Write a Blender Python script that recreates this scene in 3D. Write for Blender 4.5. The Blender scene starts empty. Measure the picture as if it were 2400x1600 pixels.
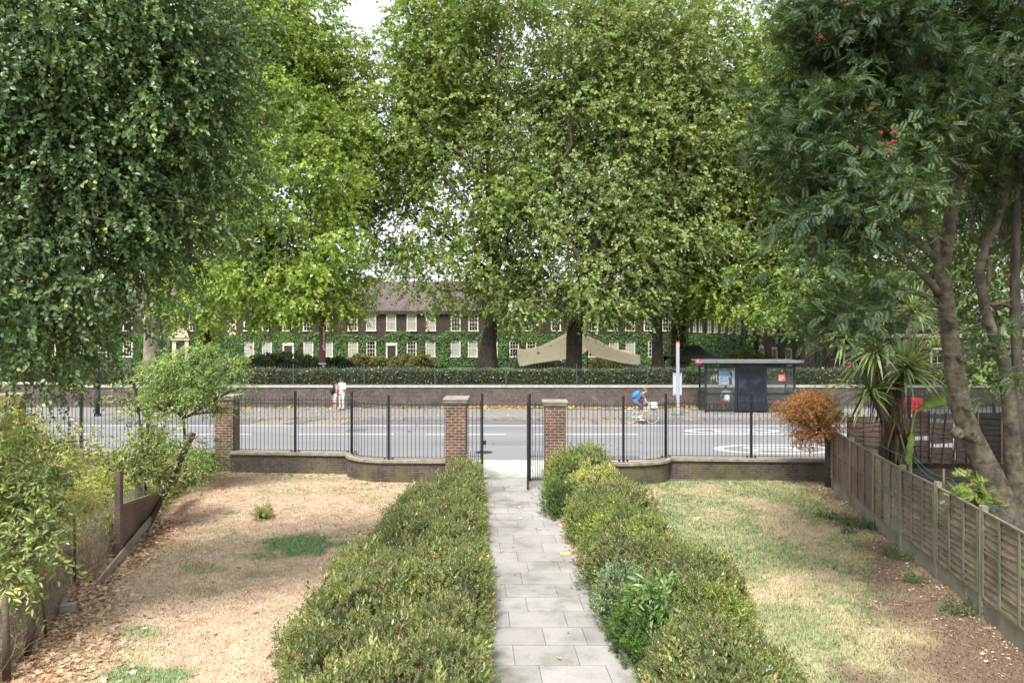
import bpy, bmesh, math, random
import numpy as np
from mathutils import Vector, Matrix
R = math.radians
rng = np.random.default_rng(7)
random.seed(7)
# ---------------------------------------------------------------- camera, world, sun, exposure
F, H, HY = 1667.0, 4.6, 765.0          # focal length in photo pixels, eye height, horizon row
scene = bpy.context.scene
col = scene.collection
cam_d = bpy.data.cameras.new("camera"); cam = bpy.data.objects.new("camera", cam_d); col.objects.link(cam)
cam.location = (0, 0, H); cam.rotation_euler = (R(90), 0, 0)
cam_d.sensor_width = 36; cam_d.lens = 36 * F / 2400; cam_d.shift_y = -(800 - HY) / 2400
cam_d.clip_end = 3000; cam_d.clip_start = 0.1
scene.camera = cam
SUN_EL, SUN_AZ = 58, -158              # sun from the left, behind the camera
world = bpy.data.worlds.new("World"); scene.world = world; world.use_nodes = True
wn = world.node_tree.nodes; wl = world.node_tree.links
sky = wn.new("ShaderNodeTexSky"); sky.sky_type = 'NISHITA'; sky.sun_disc = False
sky.sun_elevation = R(SUN_EL); sky.sun_rotation = R(SUN_AZ)
sky.air_density = 1.0; sky.dust_density = 3.0; sky.ozone_density = 1.0
hsv = wn.new("ShaderNodeHueSaturation"); hsv.inputs['Saturation'].default_value = 0.22; hsv.inputs['Value'].default_value = 1.25
cnz = wn.new("ShaderNodeTexNoise"); cnz.inputs['Scale'].default_value = 2.2; cnz.inputs['Detail'].default_value = 5
crm = wn.new("ShaderNodeMapRange"); crm.inputs['From Min'].default_value = .35; crm.inputs['From Max'].default_value = .7
crm.inputs['To Min'].default_value = .9; crm.inputs['To Max'].default_value = 1.25
cmul = wn.new("ShaderNodeVectorMath"); cmul.operation = 'SCALE'
tco = wn.new("ShaderNodeTexCoord"); wl.new(tco.outputs['Generated'], cnz.inputs['Vector'])
wl.new(cnz.outputs['Fac'], crm.inputs['Value']); wl.new(sky.outputs[0], hsv.inputs['Color'])
wl.new(hsv.outputs[0], cmul.inputs[0]); wl.new(crm.outputs[0], cmul.inputs['Scale'])
wl.new(cmul.outputs[0], wn['Background'].inputs['Color']); wn['Background'].inputs['Strength'].default_value = 0.135
sd = bpy.data.lights.new("sun", 'SUN'); sd.energy = 2.75; sd.angle = R(12); sd.color = (1.0, .95, .86)
sun = bpy.data.objects.new("sun", sd); col.objects.link(sun)
az, el = R(SUN_AZ), R(SUN_EL)
sdir = Vector((math.sin(az) * math.cos(el), math.cos(az) * math.cos(el), math.sin(el)))
sun.rotation_euler = sdir.to_track_quat('Z', 'Y').to_euler()
sun.location = (0, 0, 60)
vs = scene.view_settings; vs.view_transform = 'Standard'; vs.look = 'None'; vs.gamma = 1; vs.exposure = 1.15
try: vs.use_curve_mapping = False
except Exception: pass
scene.cycles.max_bounces = 6; scene.cycles.diffuse_bounces = 3; scene.cycles.glossy_bounces = 2
scene.cycles.transmission_bounces = 4; scene.cycles.transparent_max_bounces = 8
scene.cycles.caustics_reflective = False; scene.cycles.caustics_refractive = False
scene.cycles.use_denoising = True

def W(px, py, D): return ((px - 1200) * D / F, D, H - (py - HY) * D / F)
def Gr(px, py, z=0.0):
    D = (H - z) * F / (py - HY); return ((px - 1200) * D / F, D, z)
def Xat(px, D): return (px - 1200) * D / F
def Zat(py, D): return H - (py - HY) * D / F

# ---------------------------------------------------------------- object helpers
ORG = {}
def tag(o, label=None, cat=None, group=None, kind=None):
    if label: o['label'] = label
    if cat: o['category'] = cat
    if group: o['group'] = group
    if kind: o['kind'] = kind
    return o
def empty(name, loc, label, cat, group=None):
    o = bpy.data.objects.new(name, None); col.objects.link(o); o.location = loc
    o.empty_display_size = .2; ORG[o.name] = Vector(loc); return tag(o, label, cat, group)
def link(name, me, mat, parent=None, origin=None):
    if mat: me.materials.append(mat)
    o = bpy.data.objects.new(name, me); col.objects.link(o)
    if parent is not None:
        org = ORG[parent.name]; o.parent = parent; me.transform(Matrix.Translation(-org)); ORG[o.name] = org
    else:
        if origin is None:
            n = len(me.vertices); a = np.empty(n * 3); me.vertices.foreach_get('co', a); a = a.reshape(-1, 3)
            lo, hi = a.min(0), a.max(0); origin = ((lo[0] + hi[0]) / 2, (lo[1] + hi[1]) / 2, lo[2])
        org = Vector(origin); me.transform(Matrix.Translation(-org)); o.location = org; ORG[o.name] = org
    return o
class MB:
    def __init__(s): s.v = []; s.f = []; s.sm = []
    def add(s, vs, fs, smooth=False):
        b = len(s.v); s.v += [tuple(x) for x in vs]; s.f += [tuple(i + b for i in f) for f in fs]; s.sm += [smooth] * len(fs); return s
    def box(s, x0, x1, y0, y1, z0, z1):
        return s.add([(x0,y0,z0),(x1,y0,z0),(x1,y1,z0),(x0,y1,z0),(x0,y0,z1),(x1,y0,z1),(x1,y1,z1),(x0,y1,z1)],
                     [(0,3,2,1),(4,5,6,7),(0,1,5,4),(1,2,6,5),(2,3,7,6),(3,0,4,7)])
    def obox(s, c, ux, uy, uz, hx, hy, hz):
        c, ux, uy, uz = Vector(c), Vector(ux).normalized(), Vector(uy).normalized(), Vector(uz).normalized()
        vs = [c + ux*hx*a + uy*hy*b + uz*hz*d for d in (-1,1) for a, b in ((-1,-1),(1,-1),(1,1),(-1,1))]
        return s.add(vs, [(0,3,2,1),(4,5,6,7),(0,1,5,4),(1,2,6,5),(2,3,7,6),(3,0,4,7)])
    def bar(s, a, b, w, t, up=(0,0,1)):
        a, b = Vector(a), Vector(b); d = b - a; u = Vector(up)
        if abs(d.normalized().dot(u)) > .95: u = Vector((1,0,0))
        y = d.cross(u).normalized(); z = y.cross(d).normalized()
        return s.obox((a+b)/2, d, y, z, d.length/2, w/2, t/2)
    def tube(s, pts, rad, n=6, cap=True, smooth=True):
        pts = [Vector(p) for p in pts]
        if not hasattr(rad, '__len__'): rad = [rad] * len(pts)
        vs, fs = [], []; ref = None
        for i, p in enumerate(pts):
            d = (pts[min(i+1, len(pts)-1)] - pts[max(i-1, 0)]).normalized()
            if ref is None: ref = d.orthogonal().normalized()
            x = (ref - d * ref.dot(d)).normalized(); y = d.cross(x); ref = x
            for k in range(n):
                a = 2*math.pi*k/n; vs.append(p + (x*math.cos(a) + y*math.sin(a)) * rad[i])
        for i in range(len(pts)-1):
            for k in range(n):
                fs.append((i*n+k, i*n+(k+1)%n, (i+1)*n+(k+1)%n, (i+1)*n+k))
        if cap: fs.append(tuple(range(n-1, -1, -1))); fs.append(tuple((len(pts)-1)*n + k for k in range(n)))
        return s.add(vs, fs, smooth)
    def ell(s, c, r, n=10, m=7, rot=None):
        vs, fs = [], []
        for j in range(1, m):
            t = math.pi*j/m
            for k in range(n):
                a = 2*math.pi*k/n; p = Vector((r[0]*math.sin(t)*math.cos(a), r[1]*math.sin(t)*math.sin(a), r[2]*math.cos(t)))
                if rot: p = rot @ p
                vs.append(Vector(c) + p)
        for top in (1, -1):
            p = Vector((0, 0, r[2]*top)); p = rot @ p if rot else p; vs.append(Vector(c) + p)
        T, B = len(vs)-2, len(vs)-1
        for k in range(n):
            fs.append((T, k, (k+1) % n)); fs.append((B, (m-2)*n + (k+1) % n, (m-2)*n + k))
        for j in range(m-2):
            for k in range(n): fs.append((j*n+k, (j+1)*n+k, (j+1)*n+(k+1)%n, j*n+(k+1)%n))
        return s.add(vs, fs, True)
    def prism(s, poly, fn0, fn1):
        n = len(poly); vs = [fn0(*p) for p in poly] + [fn1(*p) for p in poly]
        fs = [tuple(range(n-1,-1,-1)), tuple(range(n, 2*n))] + [(i, (i+1)%n, n+(i+1)%n, n+i) for i in range(n)]
        return s.add(vs, fs)
    def grid(s, fn, nu, nv, smooth=True):
        vs = [fn(u/nu, v/nv) for v in range(nv+1) for u in range(nu+1)]
        fs = [(v*(nu+1)+u, v*(nu+1)+u+1, (v+1)*(nu+1)+u+1, (v+1)*(nu+1)+u) for v in range(nv) for u in range(nu)]
        return s.add(vs, fs, smooth)
    def mesh(s, name):
        me = bpy.data.meshes.new(name); me.from_pydata([tuple(v) for v in s.v], [], s.f)
        me.polygons.foreach_set('use_smooth', s.sm); me.update(); return me
    def build(s, name, mat, parent=None, bevel=0, origin=None):
        me = s.mesh(name)
        if bevel:
            bm = bmesh.new(); bm.from_mesh(me)
            bmesh.ops.bevel(bm, geom=list(bm.edges), offset=bevel, segments=2, affect='EDGES', profile=.5, clamp_overlap=True)
            bm.to_mesh(me); bm.free()
        return link(name, me, mat, parent, origin)

# numpy value noise, 2D and 3D
_T = np.random.default_rng(3).random((64, 64, 16))
def vnoise(x, y, z=0.0):
    x = np.asarray(x, float); y = np.asarray(y, float); z = np.zeros_like(x) + z
    xi, yi, zi = np.floor(x).astype(int), np.floor(y).astype(int), np.floor(z).astype(int)
    fx, fy, fz = x - xi, y - yi, z - zi
    fx, fy, fz = [f*f*(3-2*f) for f in (fx, fy, fz)]; r = 0
    for a in (0, 1):
        for b in (0, 1):
            for c in (0, 1):
                r = r + _T[(xi+a) % 64, (yi+b) % 64, (zi+c) % 16] * (fx if a else 1-fx) * (fy if b else 1-fy) * (fz if c else 1-fz)
    return r
def fbm(x, y, z=0.0, o=4):
    r, a, t = 0, .5, 0
    for i in range(o):
        r = r + a * vnoise(np.asarray(x)*2**i + 17*i, np.asarray(y)*2**i + 31*i, np.asarray(z)*2**i + 5*i); t += a; a *= .5
    return r / t
def unit(a): return a / np.maximum(np.linalg.norm(a, axis=-1, keepdims=True), 1e-9)

# ---------------------------------------------------------------- leaf fields
def T_leaf(w, fold=.08): return (np.array([(0,0,0),(.35,w,fold),(.75,w*.7,fold*.5),(1,0,-.08),(.75,-w*.7,fold*.5),(.35,-w,fold)]), [(0,3,2,1),(0,5,4,3)])
def T_quad(w): return (np.array([(0,0,0),(.45,w,.05),(1,0,-.06),(.45,-w,.05)]), [(0,3,2,1)])
def T_maple():
    p = [(0,0),(-.12,.32),(.22,.2),(.42,.52),(.55,.2),(1,0),(.55,-.2),(.42,-.52),(.22,-.2),(-.12,-.32)]
    v = np.array([(a, b, .1*abs(b)) for a, b in p] + [(.3,0,0)])
    return (v, [(10,0,1,2),(10,2,3,4),(10,4,5,6),(10,6,7,8),(10,8,9,0)])
def T_multi(items):
    V, Fs = [], []
    for p, d, n, s, (tv, tf) in items:
        p, d, n = np.array(p, float), np.array(d, float), np.array(n, float); d = d/np.linalg.norm(d)
        y = np.cross(n, d); y /= np.linalg.norm(y); z = np.cross(d, y); b = sum(len(v) for v in V)
        V.append(p + s*(tv[:, :1]*d + tv[:, 1:2]*y + tv[:, 2:]*z)); Fs += [tuple(i+b for i in f) for f in tf]
    return (np.vstack(V), Fs)
def T_pinnate(k=6, w=.17):
    it = []
    q = T_quad(w)
    for i in range(k):
        x = .12 + .78*i/k
        for sgn in (1, -1): it.append(((x, 0, -.1*x*x), (.45, sgn, -.15), (0, 0, 1), .34*(1-.25*abs(i/k-.4)), q))
    it.append(((.88, 0, -.08), (1, 0, -.2), (0, 0, 1), .28, q))
    return T_multi(it)
def T_sprig(k=9, w=.2, ln=.42, seed=1):
    r = np.random.default_rng(seed); it = []
    for i in range(k):
        x = i/k*.75; a = i*2.4; sp = 1.0 - .65*i/k
        it.append(((x, 0, 0), (.75, sp*math.cos(a), sp*math.sin(a)), (-.6, math.cos(a)+.01, math.sin(a)), ln*(1.05-.4*i/k)*r.uniform(.85,1.15), T_quad(w)))
    return T_multi(it)
def field(name, P, Dv, N, S, tmpl, mat, parent=None, origin=None, smooth=False, extra=None):
    tv, tf = tmpl; n, k = len(P), len(tv)
    Dv = unit(Dv); Y = np.cross(N, Dv); Y = unit(Y + 1e-6); Z = np.cross(Dv, Y)
    S = np.asarray(S).reshape(-1, 1, 1) * np.ones((n, 1, 1))
    V = P[:, None, :] + S * (tv[None, :, 0:1]*Dv[:, None, :] + tv[None, :, 1:2]*Y[:, None, :] + tv[None, :, 2:3]*Z[:, None, :])
    V = V.reshape(-1, 3)
    lp = np.concatenate([np.array(f) for f in tf]); tot = np.array([len(f) for f in tf])
    L = (lp[None, :] + (np.arange(n)*k)[:, None]).ravel(); TT = np.tile(tot, n)
    if extra is not None:
        ev, el, et = extra; L = np.concatenate([L, el + len(V)]); V = np.vstack([V, ev]); TT = np.concatenate([TT, et])
    return npmesh(name, V, L, TT, mat, parent, origin, smooth)
def npmesh(name, V, L, TT, mat, parent=None, origin=None, smooth=False):
    me = bpy.data.meshes.new(name)
    me.vertices.add(len(V)); me.vertices.foreach_set('co', V.astype(np.float32).ravel())
    me.loops.add(len(L)); me.loops.foreach_set('vertex_index', L.astype(np.int32))
    me.polygons.add(len(TT)); st = np.concatenate([[0], np.cumsum(TT)[:-1]]); me.polygons.foreach_set('loop_start', st.astype(np.int32))
    if smooth: me.polygons.foreach_set('use_smooth', np.ones(len(TT), bool))
    me.update(calc_edges=True)
    return link(name, me, mat, parent, origin)
def twigmesh(A, B, C, r):
    """thin three-sided tubes through A, B, C (n,3)"""
    n = len(A); V = []
    for P, k in ((A, 1.0), (B, .8), (C, .3)):
        for j in range(3):
            a = 2.09*j; V.append(P + np.stack([np.cos(a)*r*k, np.sin(a)*r*k*.6, np.sin(a)*r*k*.6], -1))
    V = np.stack(V, 1).reshape(-1, 3)
    q = []
    for s in (0, 3):
        for j in range(3): q += [s+j, s+(j+1)%3, s+3+(j+1)%3, s+3+j]
    L = (np.array(q)[None] + (np.arange(n)*9)[:, None]).ravel()
    return V, L, np.full(n*6, 4)

# ---------------------------------------------------------------- materials
def newmat(name):
    m = bpy.data.materials.new(name); m.use_nodes = True; nt = m.node_tree
    return m, nt, nt.nodes, nt.links, nt.nodes['Principled BSDF']
def c4(c): return (c[0], c[1], c[2], 1)
def ramp(nd, stops):
    r = nd.new("ShaderNodeValToRGB"); e = r.color_ramp.elements
    while len(e) > 1: e.remove(e[-1])
    e[0].position = stops[0][0]; e[0].color = c4(stops[0][1])
    for p, c in stops[1:]: x = e.new(p); x.color = c4(c)
    return r
def noise(nd, lk, scale, detail=4, vec=None, rough=.55, stretch=None):
    t = nd.new("ShaderNodeTexNoise"); t.inputs['Scale'].default_value = scale; t.inputs['Detail'].default_value = detail; t.inputs['Roughness'].default_value = rough
    if vec is None:
        tc = nd.new("ShaderNodeTexCoord"); vec = tc.outputs['Object']
    if stretch:
        mp = nd.new("ShaderNodeMapping"); mp.inputs['Scale'].default_value = stretch; lk.new(vec, mp.inputs['Vector']); vec = mp.outputs[0]
    lk.new(vec, t.inputs['Vector']); return t
def mixc(nd, lk, fac, a, b, mode='MIX'):
    m = nd.new("ShaderNodeMix"); m.data_type = 'RGBA'; m.blend_type = mode
    for s, v in ((m.inputs[0], fac), (m.inputs[6], a), (m.inputs[7], b)):
        if isinstance(v, bpy.types.NodeSocket): lk.new(v, s)
        elif isinstance(v, (int, float)): s.default_value = v
        else: s.default_value = c4(v)
    return m.outputs[2]
def bump(nd, lk, bs, h, strength=.4, dist=.02):
    b = nd.new("ShaderNodeBump"); b.inputs['Strength'].default_value = strength; b.inputs['Distance'].default_value = dist
    lk.new(h, b.inputs['Height']); lk.new(b.outputs[0], bs.inputs['Normal'])
def m_plain(name, c, rough=.6, metal=0, var=.15, scale=6, bmp=0, spec=.5, stretch=None, c2=None):
    m, nt, nd, lk, bs = newmat(name)
    t = noise(nd, lk, scale, 5, stretch=stretch)
    r = ramp(nd, [(.3, [x*(1-var) for x in c]), (.7, c2 or [min(1, x*(1+var)) for x in c])]); lk.new(t.outputs['Fac'], r.inputs[0])
    lk.new(r.outputs[0], bs.inputs['Base Color']); bs.inputs['Roughness'].default_value = rough; bs.inputs['Metallic'].default_value = metal
    bs.inputs['Specular IOR Level'].default_value = spec
    if bmp: bump(nd, lk, bs, t.outputs['Fac'], bmp)
    return m
def m_leaf(name, stops, transl=.35, tcol=(1.25, 1.2, .55), rough=.45, spec=.4, nscale=.5, nvar=.35, ncol=None):
    m, nt, nd, lk, bs = newmat(name)
    g = nd.new("ShaderNodeNewGeometry"); r = ramp(nd, stops); lk.new(g.outputs['Random Per Island'], r.inputs[0])
    t = noise(nd, lk, nscale, 2)
    rr = ramp(nd, [(.35, (1-nvar,)*3), (.65, ncol or (1+nvar, 1+nvar*.9, 1.0))]); lk.new(t.outputs['Fac'], rr.inputs[0])
    c = mixc(nd, lk, 1.0, r.outputs[0], rr.outputs[0], 'MULTIPLY')
    lk.new(c, bs.inputs['Base Color']); bs.inputs['Roughness'].default_value = rough; bs.inputs['Specular IOR Level'].default_value = spec
    tr = nd.new("ShaderNodeBsdfTranslucent"); lk.new(mixc(nd, lk, 1.0, c, tcol, 'MULTIPLY'), tr.inputs['Color'])
    mx = nd.new("ShaderNodeMixShader"); mx.inputs[0].default_value = transl
    lk.new(bs.outputs[0], mx.inputs[1]); lk.new(tr.outputs[0], mx.inputs[2]); lk.new(mx.outputs[0], nd['Material Output'].inputs[0])
    return m
def m_brick(name, c1, c2, mortar, w=.225, h=.075, ms=.01, dirt=.35, moss=None, dscale=1.2):
    m, nt, nd, lk, bs = newmat(name)
    g = nd.new("ShaderNodeNewGeometry"); sx = nd.new("ShaderNodeSeparateXYZ"); lk.new(g.outputs['Position'], sx.inputs[0])
    ad = nd.new("ShaderNodeMath"); lk.new(sx.outputs[0], ad.inputs[0]); lk.new(sx.outputs[1], ad.inputs[1])
    cb = nd.new("ShaderNodeCombineXYZ"); lk.new(ad.outputs[0], cb.inputs[0]); lk.new(sx.outputs[2], cb.inputs[1])
    b = nd.new("ShaderNodeTexBrick"); b.inputs['Scale'].default_value = 1; b.inputs['Mortar Size'].default_value = ms
    b.inputs['Brick Width'].default_value = w; b.inputs['Row Height'].default_value = h; b.inputs['Mortar Smooth'].default_value = .2; b.inputs['Bias'].default_value = -.1
    b.inputs['Color1'].default_value = c4(c1); b.inputs['Color2'].default_value = c4(c2); b.inputs['Mortar'].default_value = c4(mortar)
    lk.new(cb.outputs[0], b.inputs['Vector'])
    n1 = noise(nd, lk, dscale, 6, g.outputs['Position'], .65); r1 = ramp(nd, [(.35, (1-dirt,)*3), (.65, (1+dirt*.5,)*3)]); lk.new(n1.outputs['Fac'], r1.inputs[0])
    n2 = noise(nd, lk, 9, 3, g.outputs['Position']); r2 = ramp(nd, [(.35, (.75,)*3), (.65, (1.2,)*3)]); lk.new(n2.outputs['Fac'], r2.inputs[0])
    c = mixc(nd, lk, 1.0, mixc(nd, lk, 1.0, b.outputs['Color'], r1.outputs[0], 'MULTIPLY'), r2.outputs[0], 'MULTIPLY')
    if moss:
        n3 = noise(nd, lk, 1.7, 5, g.outputs['Position']); r3 = ramp(nd, [(.48, (0,)*3), (.62, (1,)*3)]); lk.new(n3.outputs['Fac'], r3.inputs[0])
        mf = nd.new("ShaderNodeMath"); mf.operation = 'MULTIPLY'; mf.inputs[1].default_value = .6; lk.new(r3.outputs[0], mf.inputs[0])
        c = mixc(nd, lk, mf.outputs[0], c, moss)
    lk.new(c, bs.inputs['Base Color']); bs.inputs['Roughness'].default_value = .85
    inv = nd.new("ShaderNodeMath"); inv.operation = 'SUBTRACT'; inv.inputs[0].default_value = 1; lk.new(b.outputs['Fac'], inv.inputs[1])
    bump(nd, lk, bs, inv.outputs[0], .6, .008)
    return m
def m_bark(name, c1, c2, scale=4, stretch=(3, 3, .7), bmp=.6):
    m, nt, nd, lk, bs = newmat(name)
    t = noise(nd, lk, scale, 8, stretch=stretch, rough=.65); r = ramp(nd, [(.35, c1), (.65, c2)]); lk.new(t.outputs['Fac'], r.inputs[0])
    t2 = noise(nd, lk, 2.5, 4); r2 = ramp(nd, [(.4, (.75,)*3), (.6, (1.2, 1.2, 1.1))]); lk.new(t2.outputs['Fac'], r2.inputs[0])
    lk.new(mixc(nd, lk, 1.0, r.outputs[0], r2.outputs[0], 'MULTIPLY'), bs.inputs['Base Color']); bs.inputs['Roughness'].default_value = .9
    bump(nd, lk, bs, t.outputs['Fac'], bmp, .03); return m
def m_attr(name, rough=.9, bscale=60, bstr=.5, var=.3, vscale=25):
    m, nt, nd, lk, bs = newmat(name)
    a = nd.new("ShaderNodeAttribute"); a.attribute_name = 'col'
    t = noise(nd, lk, vscale, 7, rough=.7); r = ramp(nd, [(.32, (1-var,)*3), (.68, (1+var,)*3)]); lk.new(t.outputs['Fac'], r.inputs[0])
    lk.new(mixc(nd, lk, 1.0, a.outputs['Color'], r.outputs[0], 'MULTIPLY'), bs.inputs['Base Color'])
    bs.inputs['Roughness'].default_value = rough; bs.inputs['Specular IOR Level'].default_value = .15
    t2 = noise(nd, lk, bscale, 4); bump(nd, lk, bs, t2.outputs['Fac'], bstr, .02); return m

M_black = m_plain('black_paint', (.012, .012, .016), .4, 0, .2, 8)
M_white = m_plain('white_paint', (.72, .70, .64), .5, 0, .06, 3)
M_stone = m_plain('coping_stone', (.215, .19, .155), .9, 0, .35, 5, .4)
M_conc = m_plain('concrete', (.27, .25, .21), .9, 0, .25, 4, .3)
M_brick_pillar = m_brick('pillar_brick', (.135, .05, .034), (.05, .04, .033), (.235, .195, .15), .225, .083, .014, .3)
M_brick_low = m_brick('garden_wall_brick', (.085, .066, .05), (.055, .046, .037), (.12, .10, .08), .225, .075, .008, .4, (.11, .10, .035))
M_brick_far = m_brick('street_wall_brick', (.075, .052, .044), (.042, .033, .03), (.13, .11, .10), .225, .075, .012, .35)
M_brick_house = m_brick('house_brick', (.048, .026, .019), (.028, .019, .016), (.06, .046, .038), .225, .075, .012, .3)
M_tiles = m_brick('roof_tiles', (.13, .095, .088), (.085, .065, .062), (.05, .04, .04), .2, .16, .018, .3)
# ---------------------------------------------------------------- ground, road, pavements
def fence_x(y): return 7.49 + (y - 11.28) * .18
def path_r(y): return 1.64 - (y - 9.28) * .057
def path_l(y): return -.36 - (y - 9.28) * .057
def ell(x, y, cx, cy, rx, ry, soft=.35):
    d = np.sqrt(((x-cx)/rx)**2 + ((y-cy)/ry)**2) + (fbm(x*2.3, y*2.3, 3)-.5)*1.3
    return np.clip((1-d)/soft, 0, 1)
GREENS = []
for px, py, rx, ry, a in ((690,1275,1.15,.75,1.3), (620,1300,.55,.3,.8), (618,1216,.2,.15,.9), (540,1202,.3,.18,.8), (470,1330,.5,.4,.6), (600,1345,.3,.2,.6),
        (300,1480,.6,.3,.7), (320,1590,.8,.4,.9), (480,1385,.5,.4,.5), (400,1290,.7,.4,.4), (700,1120,1.6,.7,.45), (850,1150,.9,.5,.3),
        (1570,1208,.5,.5,.9), (1650,1275,.55,.45,.9), (1700,1115,1.6,.7,.7), (1500,1125,1.5,.9,.5), (1850,1170,.8,1.5,.7), (1900,1200,.6,1.3,.7),
        (1780,1270,1.1,.9,.65), (1780,1310,1.2,.8,.6), (1650,1340,.8,.7,.6), (2020,1280,.8,1.0,.6), (1850,1440,1.0,.6,.7), (1900,1500,.8,.6,.75),
        (2030,1530,.6,.4,.5), (1830,1560,.7,.5,.5), (1620,1240,.7,.8,.55)):
    g = Gr(px, py); GREENS.append((g[0], g[1], rx, ry, a))
def right_(x): return (x > .5)*1.0
def groundcol(x, y):
    x = np.asarray(x, float); y = np.asarray(y, float)
    n = fbm(x*.9, y*.9, 1, 5); n2 = .5*fbm(x*3.5, y*3.5, 2, 4) + .5*fbm(x*8, y*14, 5, 3); n3 = fbm(x*9, y*9, 4, 3)
    dry = np.array([.43, .335, .24]); dry2 = np.array([.33, .245, .17]); green = np.array([.135, .20, .085]); olive = np.array([.20, .215, .09])
    soil = np.array([.13, .088, .064]); litter = np.array([.30, .20, .14])
    w = np.clip((n2-.35)/.3, 0, 1)[..., None]; c = dry2*(1-w) + dry*w; rg = (right_(x)*.32)[..., None]; c = c*(1-rg) + olive*rg*1.15
    g = np.zeros_like(x)
    for e in GREENS: g = np.maximum(g, e[4]*ell(x, y, *e[:4]))
    hard = np.where(g > .85, 1.0, 0)
    right = (x > .5)
    g = np.maximum(g, np.where(right, np.clip((n-.28)*3.4, 0, .9), np.clip((n-.56)*4, 0, .45)) * np.clip(n3*2.6-.5, 0, 1))
    g = g * np.clip(n3*1.4+.35 + hard*.6, 0, 1); g = np.minimum(g, 1)
    g = g[..., None]; c = c*(1-g) + (olive*(1-g) + green*g)*g
    fd = fence_x(y) - x
    s = np.clip((1.35 + (n-.5)*4.2 + np.clip((14-y)*.33, 0, 2.2) - fd)*.9, 0, 1) * right
    s = np.maximum(s, np.clip((x - fence_x(y))*20, 0, 1)) * np.clip(.75+n2*.5, 0, 1)
    s = np.minimum(s, .93)[..., None]; sc = soil*(.8+.5*n3[..., None]); c = c*(1-s) + sc*s
    l = np.clip((-6.3 + (n-.5)*2.5 - (y-9)*.13 - x)*1.1, 0, 1)*(~right); l = l[..., None]
    c = c*(1-l) + (litter*(.6+.8*n3[..., None]))*l
    far = np.clip((-8.3 - x)*.8, 0, 1)[..., None]*np.clip((n-.3)*3, 0, .8)[..., None]
    c = c*(1-far) + np.array([.15, .17, .07])*far
    return c
def setcol(o, c):
    a = o.data.color_attributes.new('col', 'FLOAT_COLOR', 'POINT')
    a.data.foreach_set('color', np.concatenate([c, np.ones((len(c), 1))], 1).astype(np.float32).ravel())
M_lawn = m_attr('dry_lawn', .95, 70, .7, .28, 22)
def lawn_h(x, y): return (fbm(x*1.3, y*1.3, 6)-.5)*.06 - .012
xs = np.linspace(-26, 22, 600); ys = np.linspace(2.5, 23.2, 300)
gx, gy = np.meshgrid(xs, ys); gz = lawn_h(gx, gy)
mb_v = np.stack([gx, gy, gz], -1).reshape(-1, 3)
ii = (np.arange(299)[:, None]*600 + np.arange(599)[None]).ravel()
L = np.stack([ii, ii+1, ii+601, ii+600], -1).ravel()
lawn = npmesh('lawn', mb_v, L, np.full(len(ii), 4), M_lawn, smooth=True, origin=(0, 12, 0))
setcol(lawn, groundcol(mb_v[:, 0], mb_v[:, 1])); tag(lawn, 'dry straw coloured lawn with green patches and bare soil', 'lawn', kind='structure')
M_ground = m_plain('earth', (.10, .12, .05), .95, 0, .4, .6)
tag(MB().box(-900, 900, -60, 1500, -1.2, -.13).build('ground', M_ground), 'flat earth and grass under the whole street', 'ground', kind='structure')
# grass blades
def blades(name, n, x0, x1, y0, y1, hmin, hmax, label, cond=None, seed=0, tint=1.12, wid=.0075):
    r = np.random.default_rng(seed); x = r.uniform(x0, x1, n); y = y1 - (y1-y0)*r.uniform(0, 1, n)**1.0
    if cond is not None: k = cond(x, y, r); x, y = x[k], y[k]
    n = len(x); c = groundcol(x, y); gr = np.clip((c[:, 1]/c[:, 0]-.72)*2.2, 0, 1)
    h = (hmin + (hmax-hmin)*r.random(n))*(.6+gr*.55); a = r.uniform(0, 2*np.pi, n); lean = r.uniform(.2, 1.2, n)*h
    base = np.stack([x, y, lawn_h(x, y)-.004], -1); d = np.stack([np.cos(a), np.sin(a), 0*a], -1); sd_ = np.stack([-np.sin(a), np.cos(a), 0*a], -1)*wid
    tip = base + d*lean[:, None] + np.array([0, 0, 1])*h[:, None]
    V = np.stack([base-sd_, base+sd_, tip], 1).reshape(-1, 3); L = np.arange(3*n)
    o = npmesh(name, V, L, np.full(n, 3), M_blade, origin=((x0+x1)/2, (y0+y1)/2, 0))
    cc = c*tint*r.uniform(.7, 1.3, (n, 1)); setcol(o, np.clip(np.repeat(cc, 3, 0), 0, .8))
    return tag(o, label, 'grass', kind='stuff')
M_blade = m_attr('grass_blade', .8, 5, 0, .05)
inl = lambda x, y, r: (x > -9.5) & (x < path_l(y)-.1)
inr = lambda x, y, r: (x > path_r(y)+.1) & (x < fence_x(y)-.05)
blades('grass', 190000, -9.5, -.3, 6.8, 21.8, .015, .07, 'short dry grass of the straw coloured lawn beside the long hedge', inl, 1)
blades('grass', 190000, 1.0, 9.4, 6.8, 21.4, .015, .075, 'patchy green and straw grass of the lawn beside the panel fence', inr, 2)

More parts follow.
